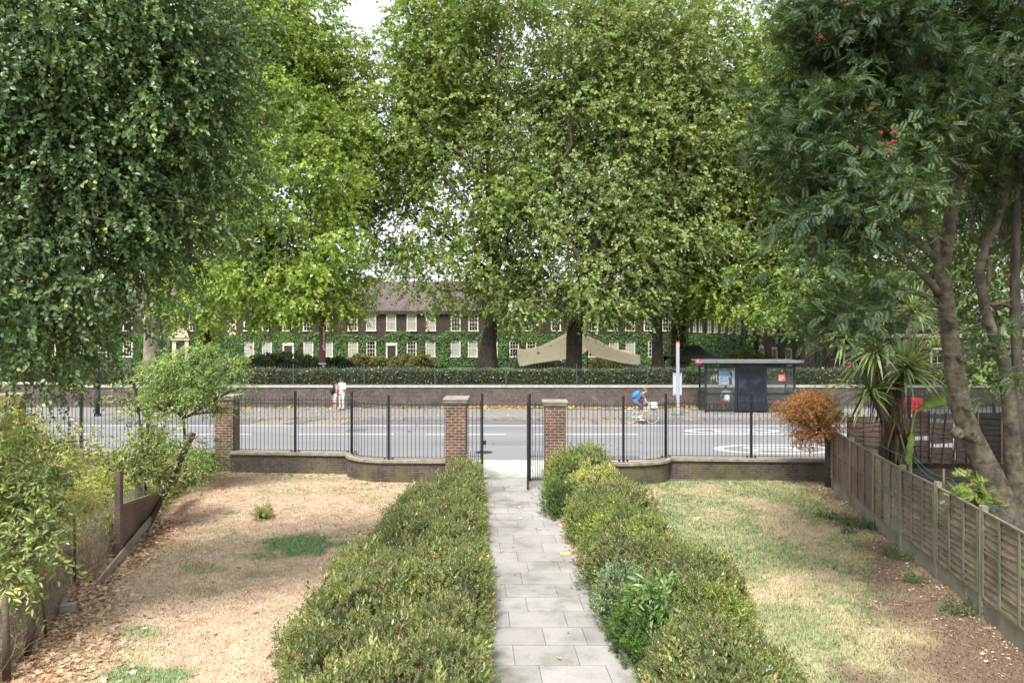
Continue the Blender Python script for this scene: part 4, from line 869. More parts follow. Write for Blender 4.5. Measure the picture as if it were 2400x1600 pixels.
# right wing, seen along its side, with its end wall facing the street
wg = empty('brick_wing', (20, 65, 0), 'brick side wing with a row of tall pale windows running towards the street', 'building')
MB().box(20, 32, 49, 88, -.1, 6.1).build('wall', M_brick_house, wg); fW = frm(20.0, 'x')
for D in (80.5, 77.7, 75.3, 71.9, 69.6, 67.2, 64.8, 62.6, 59.4, 57.3, 54.7, 52.3, 50.4):
    window(wg, fW, D, 4.05, 5.85, .95, M_glass)
for D in (59.4, 56.8, 54.0, 51.3): window(wg, fW, D, 1.2, 3.0, .95, M_glass)
mb = MB(); mb.box(19.62, 20-.003, 48.9, 88, 6.0, 6.2); y = 49.2
while y < 88: mb.box(19.7, 19.997, y, y+.13, 5.88, 5.998); y += .3
mb.box(21.5, 32, 48.75, 49-.003, 3.83, 4.1); mb.build('cornice', M_cream, wg)
r2 = MB(); r2.add([(19.5, 48.6, 6.2), (19.5, 88, 6.2), (26, 88, 10), (26, 52.5, 10), (32.5, 88, 6.2), (32.5, 48.6, 6.2)], [(0,3,2,1), (3,5,4,2), (0,5,3), (0,1,4,5), (1,2,4)]); r2.build('roof', M_tiles, wg)
fE = frm(49.0)
for a in (23.5, 26.5, 29.5): window(wg, fE, a, 1.1, 3.1, 1.3, M_glass)
MB().box(19.86, 19.99, 73.4, 73.55, .1, 6).build('drainpipe', M_black, wg)
n = 12000; yy = ir.uniform(58, 86, n); zz = ir.uniform(.2, 3.9, n)
P = np.stack([19.95 - .2*ir.random(n), yy, zz], -1)
tag(field('climbing_ivy', P, unit(ir.normal(size=(n, 3))*.5 + [0, 0, -1]), unit(ir.normal(size=(n, 3))*.3 + [-1, -.3, .5]), ir.uniform(.14, .22, n), T_quad(.5), ML_ivy, None, origin=(19.9, 72, 0)), 'yellow green ivy under the wing windows behind the black gazebo', 'ivy')

# museum garden: hedge behind the railing, bushes, lawn
M_mlawn = m_plain('green_turf', (.10, .14, .05), .95, 0, .3, .8, .3)  # mottled green of the turf itself
tag(MB().box(-90, 90, 40.95, 80, -.2, .02).build('garden_turf', M_mlawn), 'turf of the garden behind the long brick wall', 'grass', kind='structure')
ML_hb = m_leaf('dark_hedge_leaf', [(0, (.03, .055, .022)), (.7, (.05, .085, .03)), (.93, (.08, .12, .04)), (.96, (.3, .22, .09)), (1, (.35, .28, .14))], .2, rough=.4, spec=.5, nscale=.6, nvar=.35)
def boxhedge(x0, x1, y0, y1, h, n, seed, label, mat=ML_hb, ls=.1):
    r = np.random.default_rng(seed); root = empty('hedge', ((x0+x1)/2, y0, 0), label, 'hedge')
    x = r.uniform(x0, x1, n); top = r.random(n) < .3; hh = h + (fbm(x*.7, 0*x+seed)-.5)*.25
    y = np.where(top, r.uniform(y0, y1, n), y0 + r.random(n)*.12 + (fbm(x*1.1, x*0+3)-.5)*.25); z = np.where(top, hh - r.random(n)*.1, r.uniform(0, 1, n)*hh)
    P = np.stack([x, y, z], -1); field('foliage', P, unit(r.normal(size=(n, 3)) + [0, -.4, .4]), unit(r.normal(size=(n, 3))*.7 + [0, -1, .8]), ls*r.uniform(.6, 1.3, n), T_quad(.42), mat, root)
    MB().box(x0, x1, y0+.15, y1, 0, h-.12).build('branches', M_core, root)  # plain dark box filling the hedge behind its leaves
boxhedge(-42, -3, 41.25, 42.6, 2.1, 26000, 71, 'clipped dark hedge behind the street railing below the banner')
boxhedge(-3, 13, 41.25, 42.6, 2.08, 14000, 72, 'clipped dark hedge behind the street railing below the cream tent')
boxhedge(13, 34, 41.3, 42.6, 2.15, 9000, 73, 'clipped dark hedge behind the bus shelter')
ML_flow = m_leaf('flowering_leaf', [(0, (0.056, 0.091, 0.021)), (.5, (0.112, 0.140, 0.042)), (.75, (0.350, 0.294, 0.140)), (1, (0.420, 0.364, 0.266))], .3, nscale=1.5)
ML_dk = m_leaf('dark_bush_leaf', [(0, (.025, .05, .018)), (.7, (.045, .08, .025)), (1, (.08, .12, .035))], .25, nscale=.7)
BG = 'bushes in the garden across the road'
for px, D, rx, h, mat, lab in ((845, 72, 1.5, 1.9, ML_flow, 'cream flowering bush under the window left of the dark door'), (882, 73, 1.1, 1.6, ML_flow, 'small cream flowering bush beside the dark door steps'),
        (951, 73, 1.4, 1.9, ML_flow, 'cream flowering bush just right of the dark door'), (992, 72, 1.5, 1.9, ML_flow, 'cream flowering bush under two pale windows'),
        (660, 66, 3.4, 2.6, ML_dk, 'wide dark evergreen bush under the upper dark windows'), (610, 64, 2.6, 2.3, ML_dk, 'dark evergreen bush near the white corner stones'), (780, 64, 1.7, 2.1, ML_dk, 'dark bush to the right of the banner post'),
        (1010, 56, 1.6, 1.7, ML_dk, 'dark bush at the foot of the leaning plane trunk'), (1440, 70, 2.4, 1.8, ML_flow, 'pale bush behind the right end of the cream tent'), 
        (1765, 54, 1.8, 3.2, ML_plane, 'tall loose bush between the gazebo and the wing'), (1500, 51, 1.8, 2.1, ML_plane, 'green bush at the foot of the tall straight plane tree'), (1270, 66, 2.2, 1.6, ML_flow, 'pale bush seen under the cream tent')):
    shrub(lab, px, D, rx, rx*.8, h*.72, mat, 80+px % 97, 1500, .34, name='bush', tm=[T_sprig(8, .34, .5, 3)], cat='bush', group=BG)

# tents
M_tent = m_plain('cream_canvas', (.86, .72, .46), .8, 0, .05, 1)
nt = M_tent.node_tree; t = noise(nt.nodes, nt.links, 3.2, 2); r = ramp(nt.nodes, [(.66, (1, 1, 1)), (.69, (.45, .35, .25))]); nt.links.new(t.outputs['Fac'], r.inputs[0])
bs = nt.nodes['Principled BSDF']; src = bs.inputs['Base Color'].links[0].from_socket; nt.links.new(mixc(nt.nodes, nt.links, 1.0, src, r.outputs[0], 'MULTIPLY'), bs.inputs['Base Color'])
tt = empty('stretch_tent', (Xat(1355, 59), 59, 0), 'cream stretch tent scattered with fallen leaves behind the forked tree', 'tent')
topx = [(1209, 817), (1235, 819), (1265, 811), (1300, 795), (1327, 781), (1345, 776), (1364, 781), (1400, 797), (1440, 817), (1475, 828), (1500, 832)]
botx = [(1219, 859), (1250, 852), (1290, 846), (1327, 841), (1350, 838), (1362, 831), (1377, 821), (1390, 834), (1425, 843), (1462, 851), (1502, 856)]
def tentf(u, v):
    i = u*10; k = min(int(i), 9); f = i-k
    tx, ty = [topx[k][j]*(1-f)+topx[k+1][j]*f for j in (0, 1)]; bx, by = [botx[k][j]*(1-f)+botx[k+1][j]*f for j in (0, 1)]
    A = Vector(W(bx, by, 56.5)); B = Vector(W(tx, ty, 60)); C = Vector((B.x, 64.5, 2.3 + .2*math.sin(u*9)))
    if v < .5: t = v*2; p = A.lerp(B, t); p.z -= .28*math.sin(math.pi*t); return p
    t = v*2-1; p = B.lerp(C, t); p.z -= .25*math.sin(math.pi*t); return p
g = MB().grid(tentf, 50, 20); cv = g.build('canopy', M_tent, tt)
for px, y, D in ((1345, 776, 60), (1222, 857, 56.6), (1376, 821, 56.6), (1500, 855, 56.6)): p = W(px, y, D); MB().tube([(p[0], p[1], .02), p], .04, 8).build('pole', M_black, tt)
for a, b in (((1211, 818), (1165, 862)), ((1211, 818), (1212, 864)), ((1211, 820), (1196, 864))): p, q = W(*a, 57), W(*b, 56); MB().tube([p, q], .035, 6).build('strut', M_black, tt)
M_gaz = m_plain('black_canvas', (.014, .016, .018), .8, 0, .3, 2)
gz_ = empty('gazebo', (Xat(1627, 54), 54, 0), 'black pop up gazebo above the hedge near the wing', 'tent')
x0, x1, xa, xb, za, ze = Xat(1569, 54), Xat(1686, 54), Xat(1617, 54), Xat(1652, 54), Zat(808, 54), Zat(838, 54)
g = MB()
def gzf(u, v):
    X = x0+(x1-x0)*u; e = abs(v-.5)*2; m = min(1, max(abs(u-.45)*2-.32, 0)/.7); k = max(e, m); return (X, 51.8+4.4*v, za - (za-ze)*(k**.8) - .12*math.sin(math.pi*k))
g.grid(gzf, 24, 16); g.build('roof', M_gaz, gz_)
MB().box(x0, x1, 51.78, 51.8, ze-.22, ze).box(x0, x1, 56.2, 56.22, ze-.22, ze).build('valance', M_gaz, gz_)
for x in (x0+.05, x1-.05):
    for y in (51.85, 56.1): MB().box(x-.03, x+.03, y-.03, y+.03, .02, ze).build('leg', M_black, gz_)
# banner
M_ban = m_plain('dark_red_banner', (.115, .028, .025), .6, 0, .15, 2); M_grey = m_plain('galvanised', (.42, .43, .44), .5, .2, .12, 4); M_wh = m_plain('white_lettering', (.75, .72, .68), .6)
bn = empty('banner', (Xat(756, 43.6), 43.6, 0), 'tall dark red banner with small white vertical lettering behind the railing', 'banner')
MB().box(Xat(749.5, 43.6), Xat(763.5, 43.6), 43.45, 43.6, Zat(850, 43.6), Zat(726, 43.6)).build('panel', M_ban, bn, bevel=.01)
MB().box(Xat(755, 43.6), Xat(760, 43.6), 43.6, 43.72, 0, 5.4).box(Xat(748, 43.6), Xat(765, 43.6), 43.44, 43.62, Zat(853.5, 43.6), Zat(850.2, 43.6)).build('post', M_grey, bn)
def text_mesh(name, s, size, mtx, mat, parent, ex=.002):
    cu = bpy.data.curves.new('t', 'FONT'); cu.body = s; cu.align_x = 'CENTER'; cu.align_y = 'CENTER'; cu.size = size; cu.extrude = ex
    to = bpy.data.objects.new('tmp', cu); col.objects.link(to); bpy.context.view_layer.update()
    me = bpy.data.meshes.new_from_object(to.evaluated_get(bpy.context.evaluated_depsgraph_get())); bpy.data.objects.remove(to)
    me.transform(mtx); return link(name, me, mat, parent)
text_mesh('lettering', 'geffrye museum', .21, Matrix.Translation((Xat(758.5, 43.45), 43.44, Zat(795, 43.6))) @ Matrix.Rotation(R(-90), 4, 'Y') @ Matrix.Rotation(R(90), 4, 'X'), M_wh, bn)
# black street column
st = empty('street_post', (Xat(228.5, 36.6), 36.6, 0), 'black cast iron street column on the far kerb beneath the drooping leaves', 'street post')
x = Xat(228.5, 36.6)
MB().tube([(x, 36.6, 0), (x, 36.6, 1.5)], .115, 12).tube([(x, 36.6, 1.48), (x, 36.6, 1.62)], .16, 12).tube([(x, 36.6, 0), (x, 36.6, .12)], .17, 12).build('base', M_black, st)
MB().tube([(x, 36.6, 1.6), (x, 36.6, 2.42)], .08, 12).build('shaft', M_black, st); MB().ell((x, 36.6, 2.46), (.085, .085, .07), 12, 6).build('cap', M_grey, st)
# ---------------------------------------------------------------- bus stop
m, nt, nd, lk, bs = newmat('shelter_glass'); tr = nd.new("ShaderNodeBsdfTransparent"); tr.inputs[0].default_value = (.88, .91, .90, 1); bs.inputs['Roughness'].default_value = .05; bs.inputs['Base Color'].default_value = (.25, .28, .28, 1)
mx = nd.new("ShaderNodeMixShader"); mx.inputs[0].default_value = .08; lk.new(tr.outputs[0], mx.inputs[1]); lk.new(bs.outputs[0], mx.inputs[2]); lk.new(mx.outputs[0], nd['Material Output'].inputs[0]); M_sg = m
M_navy = m_plain('dark_blue_steel', (.013, .018, .028), .45, .2, .15, 4); M_benr = m_plain('red_bench_paint', (.42, .03, .03), .4, 0, .1, 6)
M_poster = m_plain('poster_paper', (.42, .46, .56), .5, 0, .25, 3); M_posblue = m_plain('poster_blue', (.10, .17, .36), .5, 0, .3, 5); M_redp = m_plain('red_poster', (.48, .07, .05), .5, 0, .12, 9)
M_chalk = m_plain('scratched_white', (.55, .58, .58), .6); M_lgrey = m_plain('light_grey_metal', (.36, .36, .38), .45, .3, .1, 5)
M_roofg = m_plain('grey_shelter_roof', (.16, .16, .17), .5, .3, .2, 5)
S = 38.0; bsx = lambda px: Xat(px, S); bz = lambda py: Zat(py, S)
sh = empty('bus_shelter', (bsx(1750), S+.6, 0), 'dark blue glazed bus shelter with red bench seats', 'bus shelter')
MB().box(bsx(1636), bsx(1874), 37.55, 39.5, 2.72, 2.79).box(bsx(1634), bsx(1876), 37.5, 37.56, 2.68, 2.83).build('roof', M_roofg, sh)
MB().box(bsx(1640), bsx(1872), 37.6, 39.45, 2.6, 2.715).build('fascia', M_navy, sh)
for px in (1654, 1725, 1795, 1862): MB().box(bsx(px)-.045, bsx(px)+.045, S-.045, S+.045, 0, 2.6).build('post', M_navy, sh, bevel=.005)
for px in (1654, 1862): MB().box(bsx(px)-.04, bsx(px)+.04, 39.2, 39.28, 0, 2.6).build('post', M_navy, sh)
for a, b in ((1656, 1723), (1797, 1860)):
    xa, xb = bsx(a)+.02, bsx(b)-.01
    f = MB()
    for zz in (.14, 1.02, 2.42): f.box(xa, xb, S-.035, S+.035, zz-.045, zz+.045)
    f.build('frame', M_navy, sh); MB().box(xa, xb, S-.004, S+.004, .19, .97).build('glass', M_sg, sh); MB().box(xa, xb, S-.004, S+.004, 1.07, 2.37).build('glass', M_sg, sh)
    bb = MB().box(xa+.12, xb-.05, 38.28, 38.55, .49, .55).build('bench', M_benr, sh); m2 = MB()
    for x in (xa+.25, xb-.25): m2.box(x-.03, x+.03, 38.38, 38.44, 0, .488)
    m2.build('bench_leg', M_navy, sh)
for px in (1654, 1862):
    x = bsx(px); MB().box(x-.004, x+.004, S+.06, 39.18, .2, 2.4).build('glass', M_sg, sh); MB().box(x-.02, x+.02, S+.05, 39.19, 1.0, 1.06).build('frame', M_navy, sh)
ad = MB().box(bsx(1728), bsx(1794)-.03, S-.06, S+.09, .12, 2.58).build('advert_panel', M_navy, sh, bevel=.01)
m, nt, nd, lk, bs = newmat('smudged_glass'); t = noise(nd, lk, 1.6, 5, stretch=(1, 1, .8)); r = ramp(nd, [(.5, (.010, .014, .022)), (.75, (.045, .055, .07))]); lk.new(t.outputs['Fac'], r.inputs[0]); lk.new(r.outputs[0], bs.inputs['Base Color']); bs.inputs['Roughness'].default_value = .15
MB().box(bsx(1731), bsx(1791), S-.075, S-.062, .95, 2.38).build('advert_glass', m, ad)
MB().box(bsx(1685), bsx(1708.6), S+.006, S+.012, bz(901), bz(868)).build('poster', M_poster, sh); MB().box(bsx(1686), bsx(1707.6), S-.012, S-.006, bz(880), bz(869)).box(bsx(1689), bsx(1705), S-.012, S-.006, bz(893), bz(886)).build('poster_picture', M_posblue, sh)
MB().box(bsx(1684), bsx(1709.6), S+.014, S+.03, bz(902.5), bz(866)).build('poster_case', M_navy, sh)
MB().box(bsx(1720)-.1, bsx(1722), S+.006, S+.012, bz(901), bz(868)).build('poster', M_poster, sh)
rp = MB().box(bsx(1823.6), bsx(1840.6), S-.02, S-.008, bz(893), bz(876.5)).build('red_poster', M_redp, sh)
mb = MB()
for k, w in enumerate((.25, .3, .2)): mb.box(bsx(1825), bsx(1825)+w, S-.024, S-.021, bz(880+k*4.5)-.02, bz(880+k*4.5)+.02)
mb.build('red_poster_lines', M_chalk, rp)
mb = MB()
for pts in ([(1666, 898), (1667, 882), (1671, 880), (1680, 878)], [(1668, 886), (1679, 883)], [(1673, 892), (1673, 881)], [(1679, 878), (1680, 894), (1684, 894)], [(1682, 880), (1686, 887), (1689, 879)], [(1689, 886), (1693, 880), (1696, 888), (1699, 882), (1704, 884), (1711, 883)], [(1708, 875), (1712, 882), (1714, 888)], [(1690, 889), (1700, 890), (1705, 886)]):
    mb.tube([(bsx(p[0]), S-.012, bz(p[1])) for p in pts], .013, 4)
mb.build('graffiti', M_chalk, sh)
for x in (1631,): 
    c = (bsx(x), 37.45, bz(847.5)); MB().tube([(c[0], 37.42, c[2]), (c[0], 37.5, c[2])], .0001 + .17, 20).build('roundel_sign', M_benr, sh)
    MB().box(c[0]-.19, c[0]+.19, 37.405, 37.418, c[2]-.03, c[2]+.03).build('roundel_bar', M_posblue, sh)
bp = empty('bus_stop_post', (Xat(1588.5, 36.95), 36.95, 0), 'pale grey bus stop post with a red top and a timetable case', 'bus stop post')
x, y = Xat(1588.5, 36.95), 36.95
MB().box(x-.085, x+.085, y-.05, y+.05, .02, 3.74).build('post', M_lgrey, bp, bevel=.015); MB().box(x-.088, x+.088, y-.053, y+.053, 3.742, 3.83).build('cap', M_benr, bp, bevel=.01)
MB().box(x-.3, x+.3, y-.2, y+.3, 0, .045).build('base_plate', m_plain('worn_plate', (.10, .10, .11), .7), bp, bevel=.01)
M_case = m_plain('blue_grey_case', (.22, .29, .35), .4, 0, .08, 3)
tc = MB().box(x-.24, x+.24, y+.06, y+.13, Zat(927, y), Zat(874, y)).build('timetable_case', M_case, bp, bevel=.01)
MB().box(x-.2, x+.2, y+.05, y+.058, Zat(923, y), Zat(880, y)).build('timetable', M_poster, tc)

# ---------------------------------------------------------------- people
def solid(name, elems, mat, parent, vox=.011, T=None, it=4):
    mb = MB()
    for e in elems:
        if e[0] == 't':
            pts, rad = e[1], e[2]; mb.tube(pts, rad, 12)
            for p, r_0 in zip(pts, rad): mb.ell(p, (r_0*.995,)*3, 12, 8)
        else: mb.ell(e[1], e[2], 16, 12, e[3] if len(e) > 3 else None)
    me = mb.mesh('tmp'); o = bpy.data.objects.new('tmp', me); col.objects.link(o)
    md = o.modifiers.new('r', 'REMESH'); md.mode = 'VOXEL'; md.voxel_size = vox; md.use_smooth_shade = True
    sm = o.modifiers.new('s', 'SMOOTH'); sm.iterations = it; sm.factor = .5
    bpy.context.view_layer.update(); m2 = bpy.data.meshes.new_from_object(o.evaluated_get(bpy.context.evaluated_depsgraph_get())); bpy.data.objects.remove(o)
    if T: m2.transform(T)
    m2.materials.clear(); return link(name, m2, mat, parent)
M_skin = m_plain('skin', (.52, .30, .21), .5, 0, .06, 8); M_skin2 = m_plain('tanned_skin', (.45, .24, .16), .5, 0, .06, 8); M_hair = m_plain('dark_hair', (.022, .014, .010), .55, 0, .3, 30)
M_wshirt = m_plain('white_shirt', (.62, .66, .72), .8, 0, .06, 6); M_trou = m_plain('pale_trousers', (.52, .49, .46), .85, 0, .07, 5); M_blk = m_plain('black_cloth', (.014, .014, .017), .85, 0, .3, 8)
M_mauve = m_plain('mauve_cloth', (.42, .32, .35), .85, 0, .08, 6); M_blue = m_plain('blue_rucksack_cloth', (.02, .16, .42), .7, 0, .15, 6); M_slate = m_plain('slate_cloth', (.07, .09, .14), .85, 0, .15, 6); M_ora = m_plain('tan_shorts', (.50, .22, .09), .8, 0, .1, 6); M_shoe = m_plain('pale_shoe', (.5, .48, .46), .6)
def head(c, f, s=1.0):
    """ellipsoids for a skull, face, nose, ears; f: facing unit vector, tilted as wanted"""
    c, f = Vector(c), Vector(f).normalized(); sd_ = f.cross(Vector((0, 0, 1))).normalized(); u = sd_.cross(f).normalized(); rot = Matrix((sd_, f, u)).transposed()
    P = lambda a, b, d: c + (sd_*a + f*b + u*d)*s
    out = [('e', P(0, -.01, .02), (.075*s, .095*s, .105*s), rot), ('e', P(0, .03, -.055), (.055*s, .06*s, .06*s), rot), ('e', P(0, .098, -.015), (.014*s, .02*s, .025*s), rot), ('e', P(0, .088, -.058), (.024*s, .012*s, .008*s), rot)]
    for k in (-1, 1): out += [('e', P(k*.076, -.005, -.005), (.01*s, .022*s, .032*s), rot), ('e', P(k*.032, .083, .018), (.016*s, .01*s, .009*s), rot)]
    hair = [('e', P(0, -.03, .035), (.086*s, .098*s, .105*s), rot), ('e', P(0, .02, .085), (.07*s, .075*s, .045*s), rot)]
    return out, hair
def hand(w, d, n, s=1.0, curl=.5):
    """palm, four curled fingers of unequal length and a thumb leaving the side of the palm"""
    w, d, n = Vector(w), Vector(d).normalized(), Vector(n).normalized(); sd_ = d.cross(n).normalized(); out = [('t', [w, w + d*.045*s, w + d*.08*s], [.026*s, .033*s, .034*s])]
    for i, L_ in enumerate((.068, .078, .073, .058)):
        b = w + d*.085*s + sd_*(i-1.5)*.019*s; m_ = b + (d*(1-curl*.4) - n*curl*.5)*L_*.5*s; e = m_ + (d*(1-curl) - n*curl)*L_*.5*s; out.append(('t', [b, m_, e], [.0095*s, .009*s, .0075*s]))
    b = w + d*.03*s - sd_*.03*s; out.append(('t', [b, b + (d*.6 - sd_*.8)*.035*s, b + (d*1.0 - sd_*.5 - n*.5)*.058*s], [.012*s, .011*s, .009*s])); return out
def place(x, y, z, rot, s=1.0): return Matrix.Translation((x, y, z)) @ Matrix.Rotation(rot, 4, 'Z') @ Matrix.Scale(s, 4)
# local frame: facing -Y. Man reading a phone
T = place(Xat(801.5, 39.7), 39.7, .01, R(-25))
mn = empty('person', (Xat(801.5, 39.7), 39.7, 0), 'man in a white shirt and pale trousers looking down at a phone', 'person', 'two people standing by the far wall')
hd_, hr_ = head((0, -.10, 1.585), (0, -.75, -.65))
el = hd_ + [('t', [(0, -.01, 1.40), (0, -.06, 1.50)], [.055, .052]), ('t', [(0, 0, .95), (0, 0, 1.15), (0, .0, 1.33)], [.13, .125, .14]), ('t', [(-.16, 0, 1.385), (.16, 0, 1.385)], [.06, .06])]
for k in (-1, 1):
    el += [('t', [(k*.095, 0, .93), (k*.105, -.02, .5), (k*.11, .02, .09)], [.085, .055, .038]), ('t', [(k*.11, .04, .05), (k*.12, -.09, .035), (k*.12, -.16, .03)], [.04, .035, .028]),
           ('t', [(k*.19, 0, 1.38), (k*.24, .0, 1.12), (k*.07, -.25, 1.17)], [.048, .04, .028])] + hand((k*.07, -.25, 1.17), (-k*.6, -.6, .35), (0, .5, .9), 1.0, .8)
solid('body', el, M_skin, mn, T=T)
solid('hair', hr_, M_hair, mn, T=T)
solid('shirt', [('t', [(0, 0, .90), (0, 0, 1.1), (0, 0, 1.34)], [.15, .145, .155]), ('t', [(-.17, 0, 1.385), (.17, 0, 1.385)], [.072, .072]), ('t', [(.19, 0, 1.38), (.238, 0, 1.2), (.235, -.03, 1.12), (.14, -.16, 1.14)], [.065, .058, .055, .045]), ('t', [(-.19, 0, 1.38), (-.238, 0, 1.2), (-.235, -.03, 1.12), (-.14, -.16, 1.14)], [.065, .058, .055, .045])], M_wshirt, mn, T=T)
solid('trousers', [('t', [(-.06, 0, .93), (.06, 0, .93)], [.13, .13])] + [('t', [(k*.09, 0, .88), (k*.105, -.015, .5), (k*.11, .01, .1)], [.105, .085, .075]) for k in (-1, 1)], M_trou, mn, T=T)
for k in (-1, 1): solid('shoe', [('t', [(k*.11, .04, .045), (k*.12, -.09, .04), (k*.12, -.17, .035)], [.05, .045, .036])], M_shoe, mn, T=T)
solid('strap', [('t', [(-.13, -.12, 1.2), (-.13, -.13, 1.36), (-.12, -.02, 1.46), (-.12, .12, 1.36)], [.018]*4)], M_blk, mn, T=T)
p = T @ Vector((0, -.33, 1.24)); ph = MB().obox(p, (1, 0, 0), (0, -.5, .86), (0, .86, .5), .036, .07, .005).build('phone', M_black, None); tag(ph, 'dark phone held in the hands of the man in white', 'phone')
T = place(Xat(785, 38.6), 38.6, .01, R(130), .95)
wm = empty('person', (Xat(785, 38.6), 38.6, 0), 'woman in a black top and mauve shorts standing close to the man in white', 'person', 'two people standing by the far wall')
hd_, hr_ = head((0, -.04, 1.60), (0, -.95, -.3))
el = hd_ + [('t', [(0, 0, 1.38), (0, -.02, 1.52)], [.05, .046]), ('t', [(0, 0, .95), (0, 0, 1.12), (0, .0, 1.31)], [.13, .10, .12]), ('t', [(-.14, 0, 1.37), (.14, 0, 1.37)], [.052, .052])]
for k in (-1, 1):
    el += [('t', [(k*.09, 0, .93), (k*.10, -.01, .5), (k*.10, .02, .09)], [.088, .052, .034]), ('t', [(k*.10, .04, .04), (k*.11, -.09, .03), (k*.11, -.15, .025)], [.034, .03, .024]),
           ('t', [(k*.17, 0, 1.36), (k*.22, .02, 1.1), (k*.18, -.16, .98)], [.042, .034, .024])] + hand((k*.18, -.16, .98), (-k*.2, -.6, -.5), (0, .5, .5), .9, .6)
solid('body', el, M_skin2, wm, T=T)
solid('hair', hr_ + [('t', [(0, .07, 1.64), (0, .1, 1.5), (0, .09, 1.42)], [.07, .05, .025])], M_hair, wm, T=T)
solid('top', [('t', [(0, 0, .92), (0, 0, 1.12), (0, 0, 1.32)], [.14, .118, .135]), ('t', [(-.13, 0, 1.36), (.13, 0, 1.36)], [.062, .062])], M_blk, wm, T=T)
solid('shorts', [('t', [(-.06, 0, .93), (.06, 0, .93)], [.125, .125])] + [('t', [(k*.09, 0, .88), (k*.1, 0, .56)], [.115, .105]) for k in (-1, 1)], M_mauve, wm, T=T)
for k in (-1, 1): solid('sandal', [('t', [(k*.10, .045, .02), (k*.11, -.16, .018)], [.036, .034])], M_ora, wm, T=T)
rk = solid('rucksack', [('e', (0, .2, 1.17), (.14, .10, .2))], M_blk, None, T=T); tag(rk, 'black rucksack worn by the woman in mauve shorts', 'rucksack')
# seated person seen from behind, inside the shelter
T = place(Xat(1703, 38.5), 38.42, 0, R(180), 1.0)
sp = empty('person', (Xat(1703, 38.5), 38.5, 0), 'person in a white T shirt seen from behind on the shelter bench', 'person')
hd_, hr_ = head((0, -.26, 1.25), (0, -.8, -.6))
el = hd_ + [('t', [(0, -.16, 1.08), (0, -.22, 1.17)], [.055, .05]), ('t', [(0, 0, .66), (0, -.03, .82), (0, -.12, 1.02)], [.13, .13, .13]), ('t', [(-.16, -.13, 1.04), (.16, -.13, 1.04)], [.06, .06])]
for k in (-1, 1):
    el += [('t', [(k*.1, 0, .64), (k*.15, -.42, .6), (k*.14, -.40, .09)], [.09, .06, .04]), ('t', [(k*.14, -.38, .05), (k*.15, -.55, .035)], [.04, .03]),
           ('t', [(k*.2, -.13, 1.04), (k*.30, -.1, .82), (k*.15, -.36, .72)], [.048, .038, .028])] + hand((k*.15, -.36, .72), (-k*.4, -.6, -.1), (0, 0, 1), 1.0, .6)
solid('body', el, M_skin2, sp, T=T); solid('hair', hr_, M_hair, sp, T=T)
solid('shirt', [('t', [(0, 0, .68), (0, -.03, .84), (0, -.12, 1.0)], [.16, .155, .16]), ('t', [(-.17, -.13, 1.05), (.17, -.13, 1.05)], [.08, .08]), ('t', [(.2, -.13, 1.04), (.27, -.11, .92)], [.07, .065]), ('t', [(-.2, -.13, 1.04), (-.27, -.11, .92)], [.07, .065])], m_plain('white_t_shirt', (.72, .76, .82), .8, 0, .05, 6), sp, T=T)
solid('shorts', [('t', [(-.07, 0, .655), (.07, 0, .655)], [.105, .105])] + [('t', [(k*.1, 0, .64), (k*.14, -.3, .62)], [.1, .085]) for k in (-1, 1)], M_ora, sp, T=T)
for k in (-1, 1): solid('shoe', [('t', [(k*.14, -.37, .05), (k*.15, -.58, .045)], [.048, .04])], M_shoe, sp, T=T)
# cyclist and bicycle
bx, by = 6.25, 34.45; zb = -.1
bk = empty('bicycle', (bx, by, zb), 'white bicycle with a white front basket under the rider with the blue rucksack', 'bicycle')
M_bw = m_plain('white_frame_paint', (.62, .62, .60), .35, 0, .05, 4); M_rub = m_plain('grey_tyre', (.30, .29, .27), .8)
def P3(x, z, y=0): return (bx+x, by+y, zb+z)
for wx in (-.53, .53):
    wh = MB(); pts = [P3(wx+.335*math.cos(a), .345+.335*math.sin(a)) for a in [2*math.pi*i/32 for i in range(33)]]; wt = wh.tube(pts, .017, 6).build('wheel', M_rub, bk)
    rm = MB(); rm.tube([P3(wx+.312*math.cos(a), .345+.312*math.sin(a)) for a in [2*math.pi*i/32 for i in range(33)]], .011, 5).build('rim', M_grey, wt)
    s_ = MB()
    for i in range(14): a = 2*math.pi*i/14; s_.tube([P3(wx, .345, .02*(-1)**i), P3(wx+.31*math.cos(a), .345+.31*math.sin(a))], .002, 3)
    s_.tube([P3(wx, .345, -.05), P3(wx, .345, .05)], .02, 8); s_.build('spokes', M_grey, wt)
    mg = MB(); mg.tube([P3(wx+.37*math.cos(a), .345+.37*math.sin(a)) for a in [R(15)+R(150)*i/12 for i in range(13)]], .014, 5).build('mudguard', M_bw, bk)
fr = MB()
for a, b, r_0 in (((-.53, .345), (-.08, .3), .012), ((-.53, .345), (-.2, .78), .011), ((-.08, .3), (-.24, .92), .017), ((-.08, .3), (.36, .78), .02), ((-.14, .48), (.37, .86), .016), ((.36, .74), (.40, 1.0), .019), ((.37, .78), (.53, .345), .014)): fr.tube([P3(*a), P3(*b)], r_0, 8)
fr.build('frame', M_bw, bk)
MB().tube([P3(.40, 1.0, 0), P3(.42, 1.03, 0)], .014, 6).tube([P3(.22, 1.02, -.26), P3(.36, 1.05, -.22), P3(.42, 1.03, 0), P3(.36, 1.05, .22), P3(.22, 1.02, .26)], .013, 6).build('handlebar', M_grey, bk)
MB().ell(P3(-.27, .96), (.14, .08, .035), 12, 8).build('saddle', M_black, bk)
MB().tube([P3(-.08, .3, -.06), P3(-.08, .3, .06)], .09, 16).tube([P3(-.08, .3, -.08), P3(.0, .15, -.08)], .012, 6).tube([P3(-.08, .3, .08), P3(-.16, .45, .08)], .012, 6).build('crank', M_grey, bk)
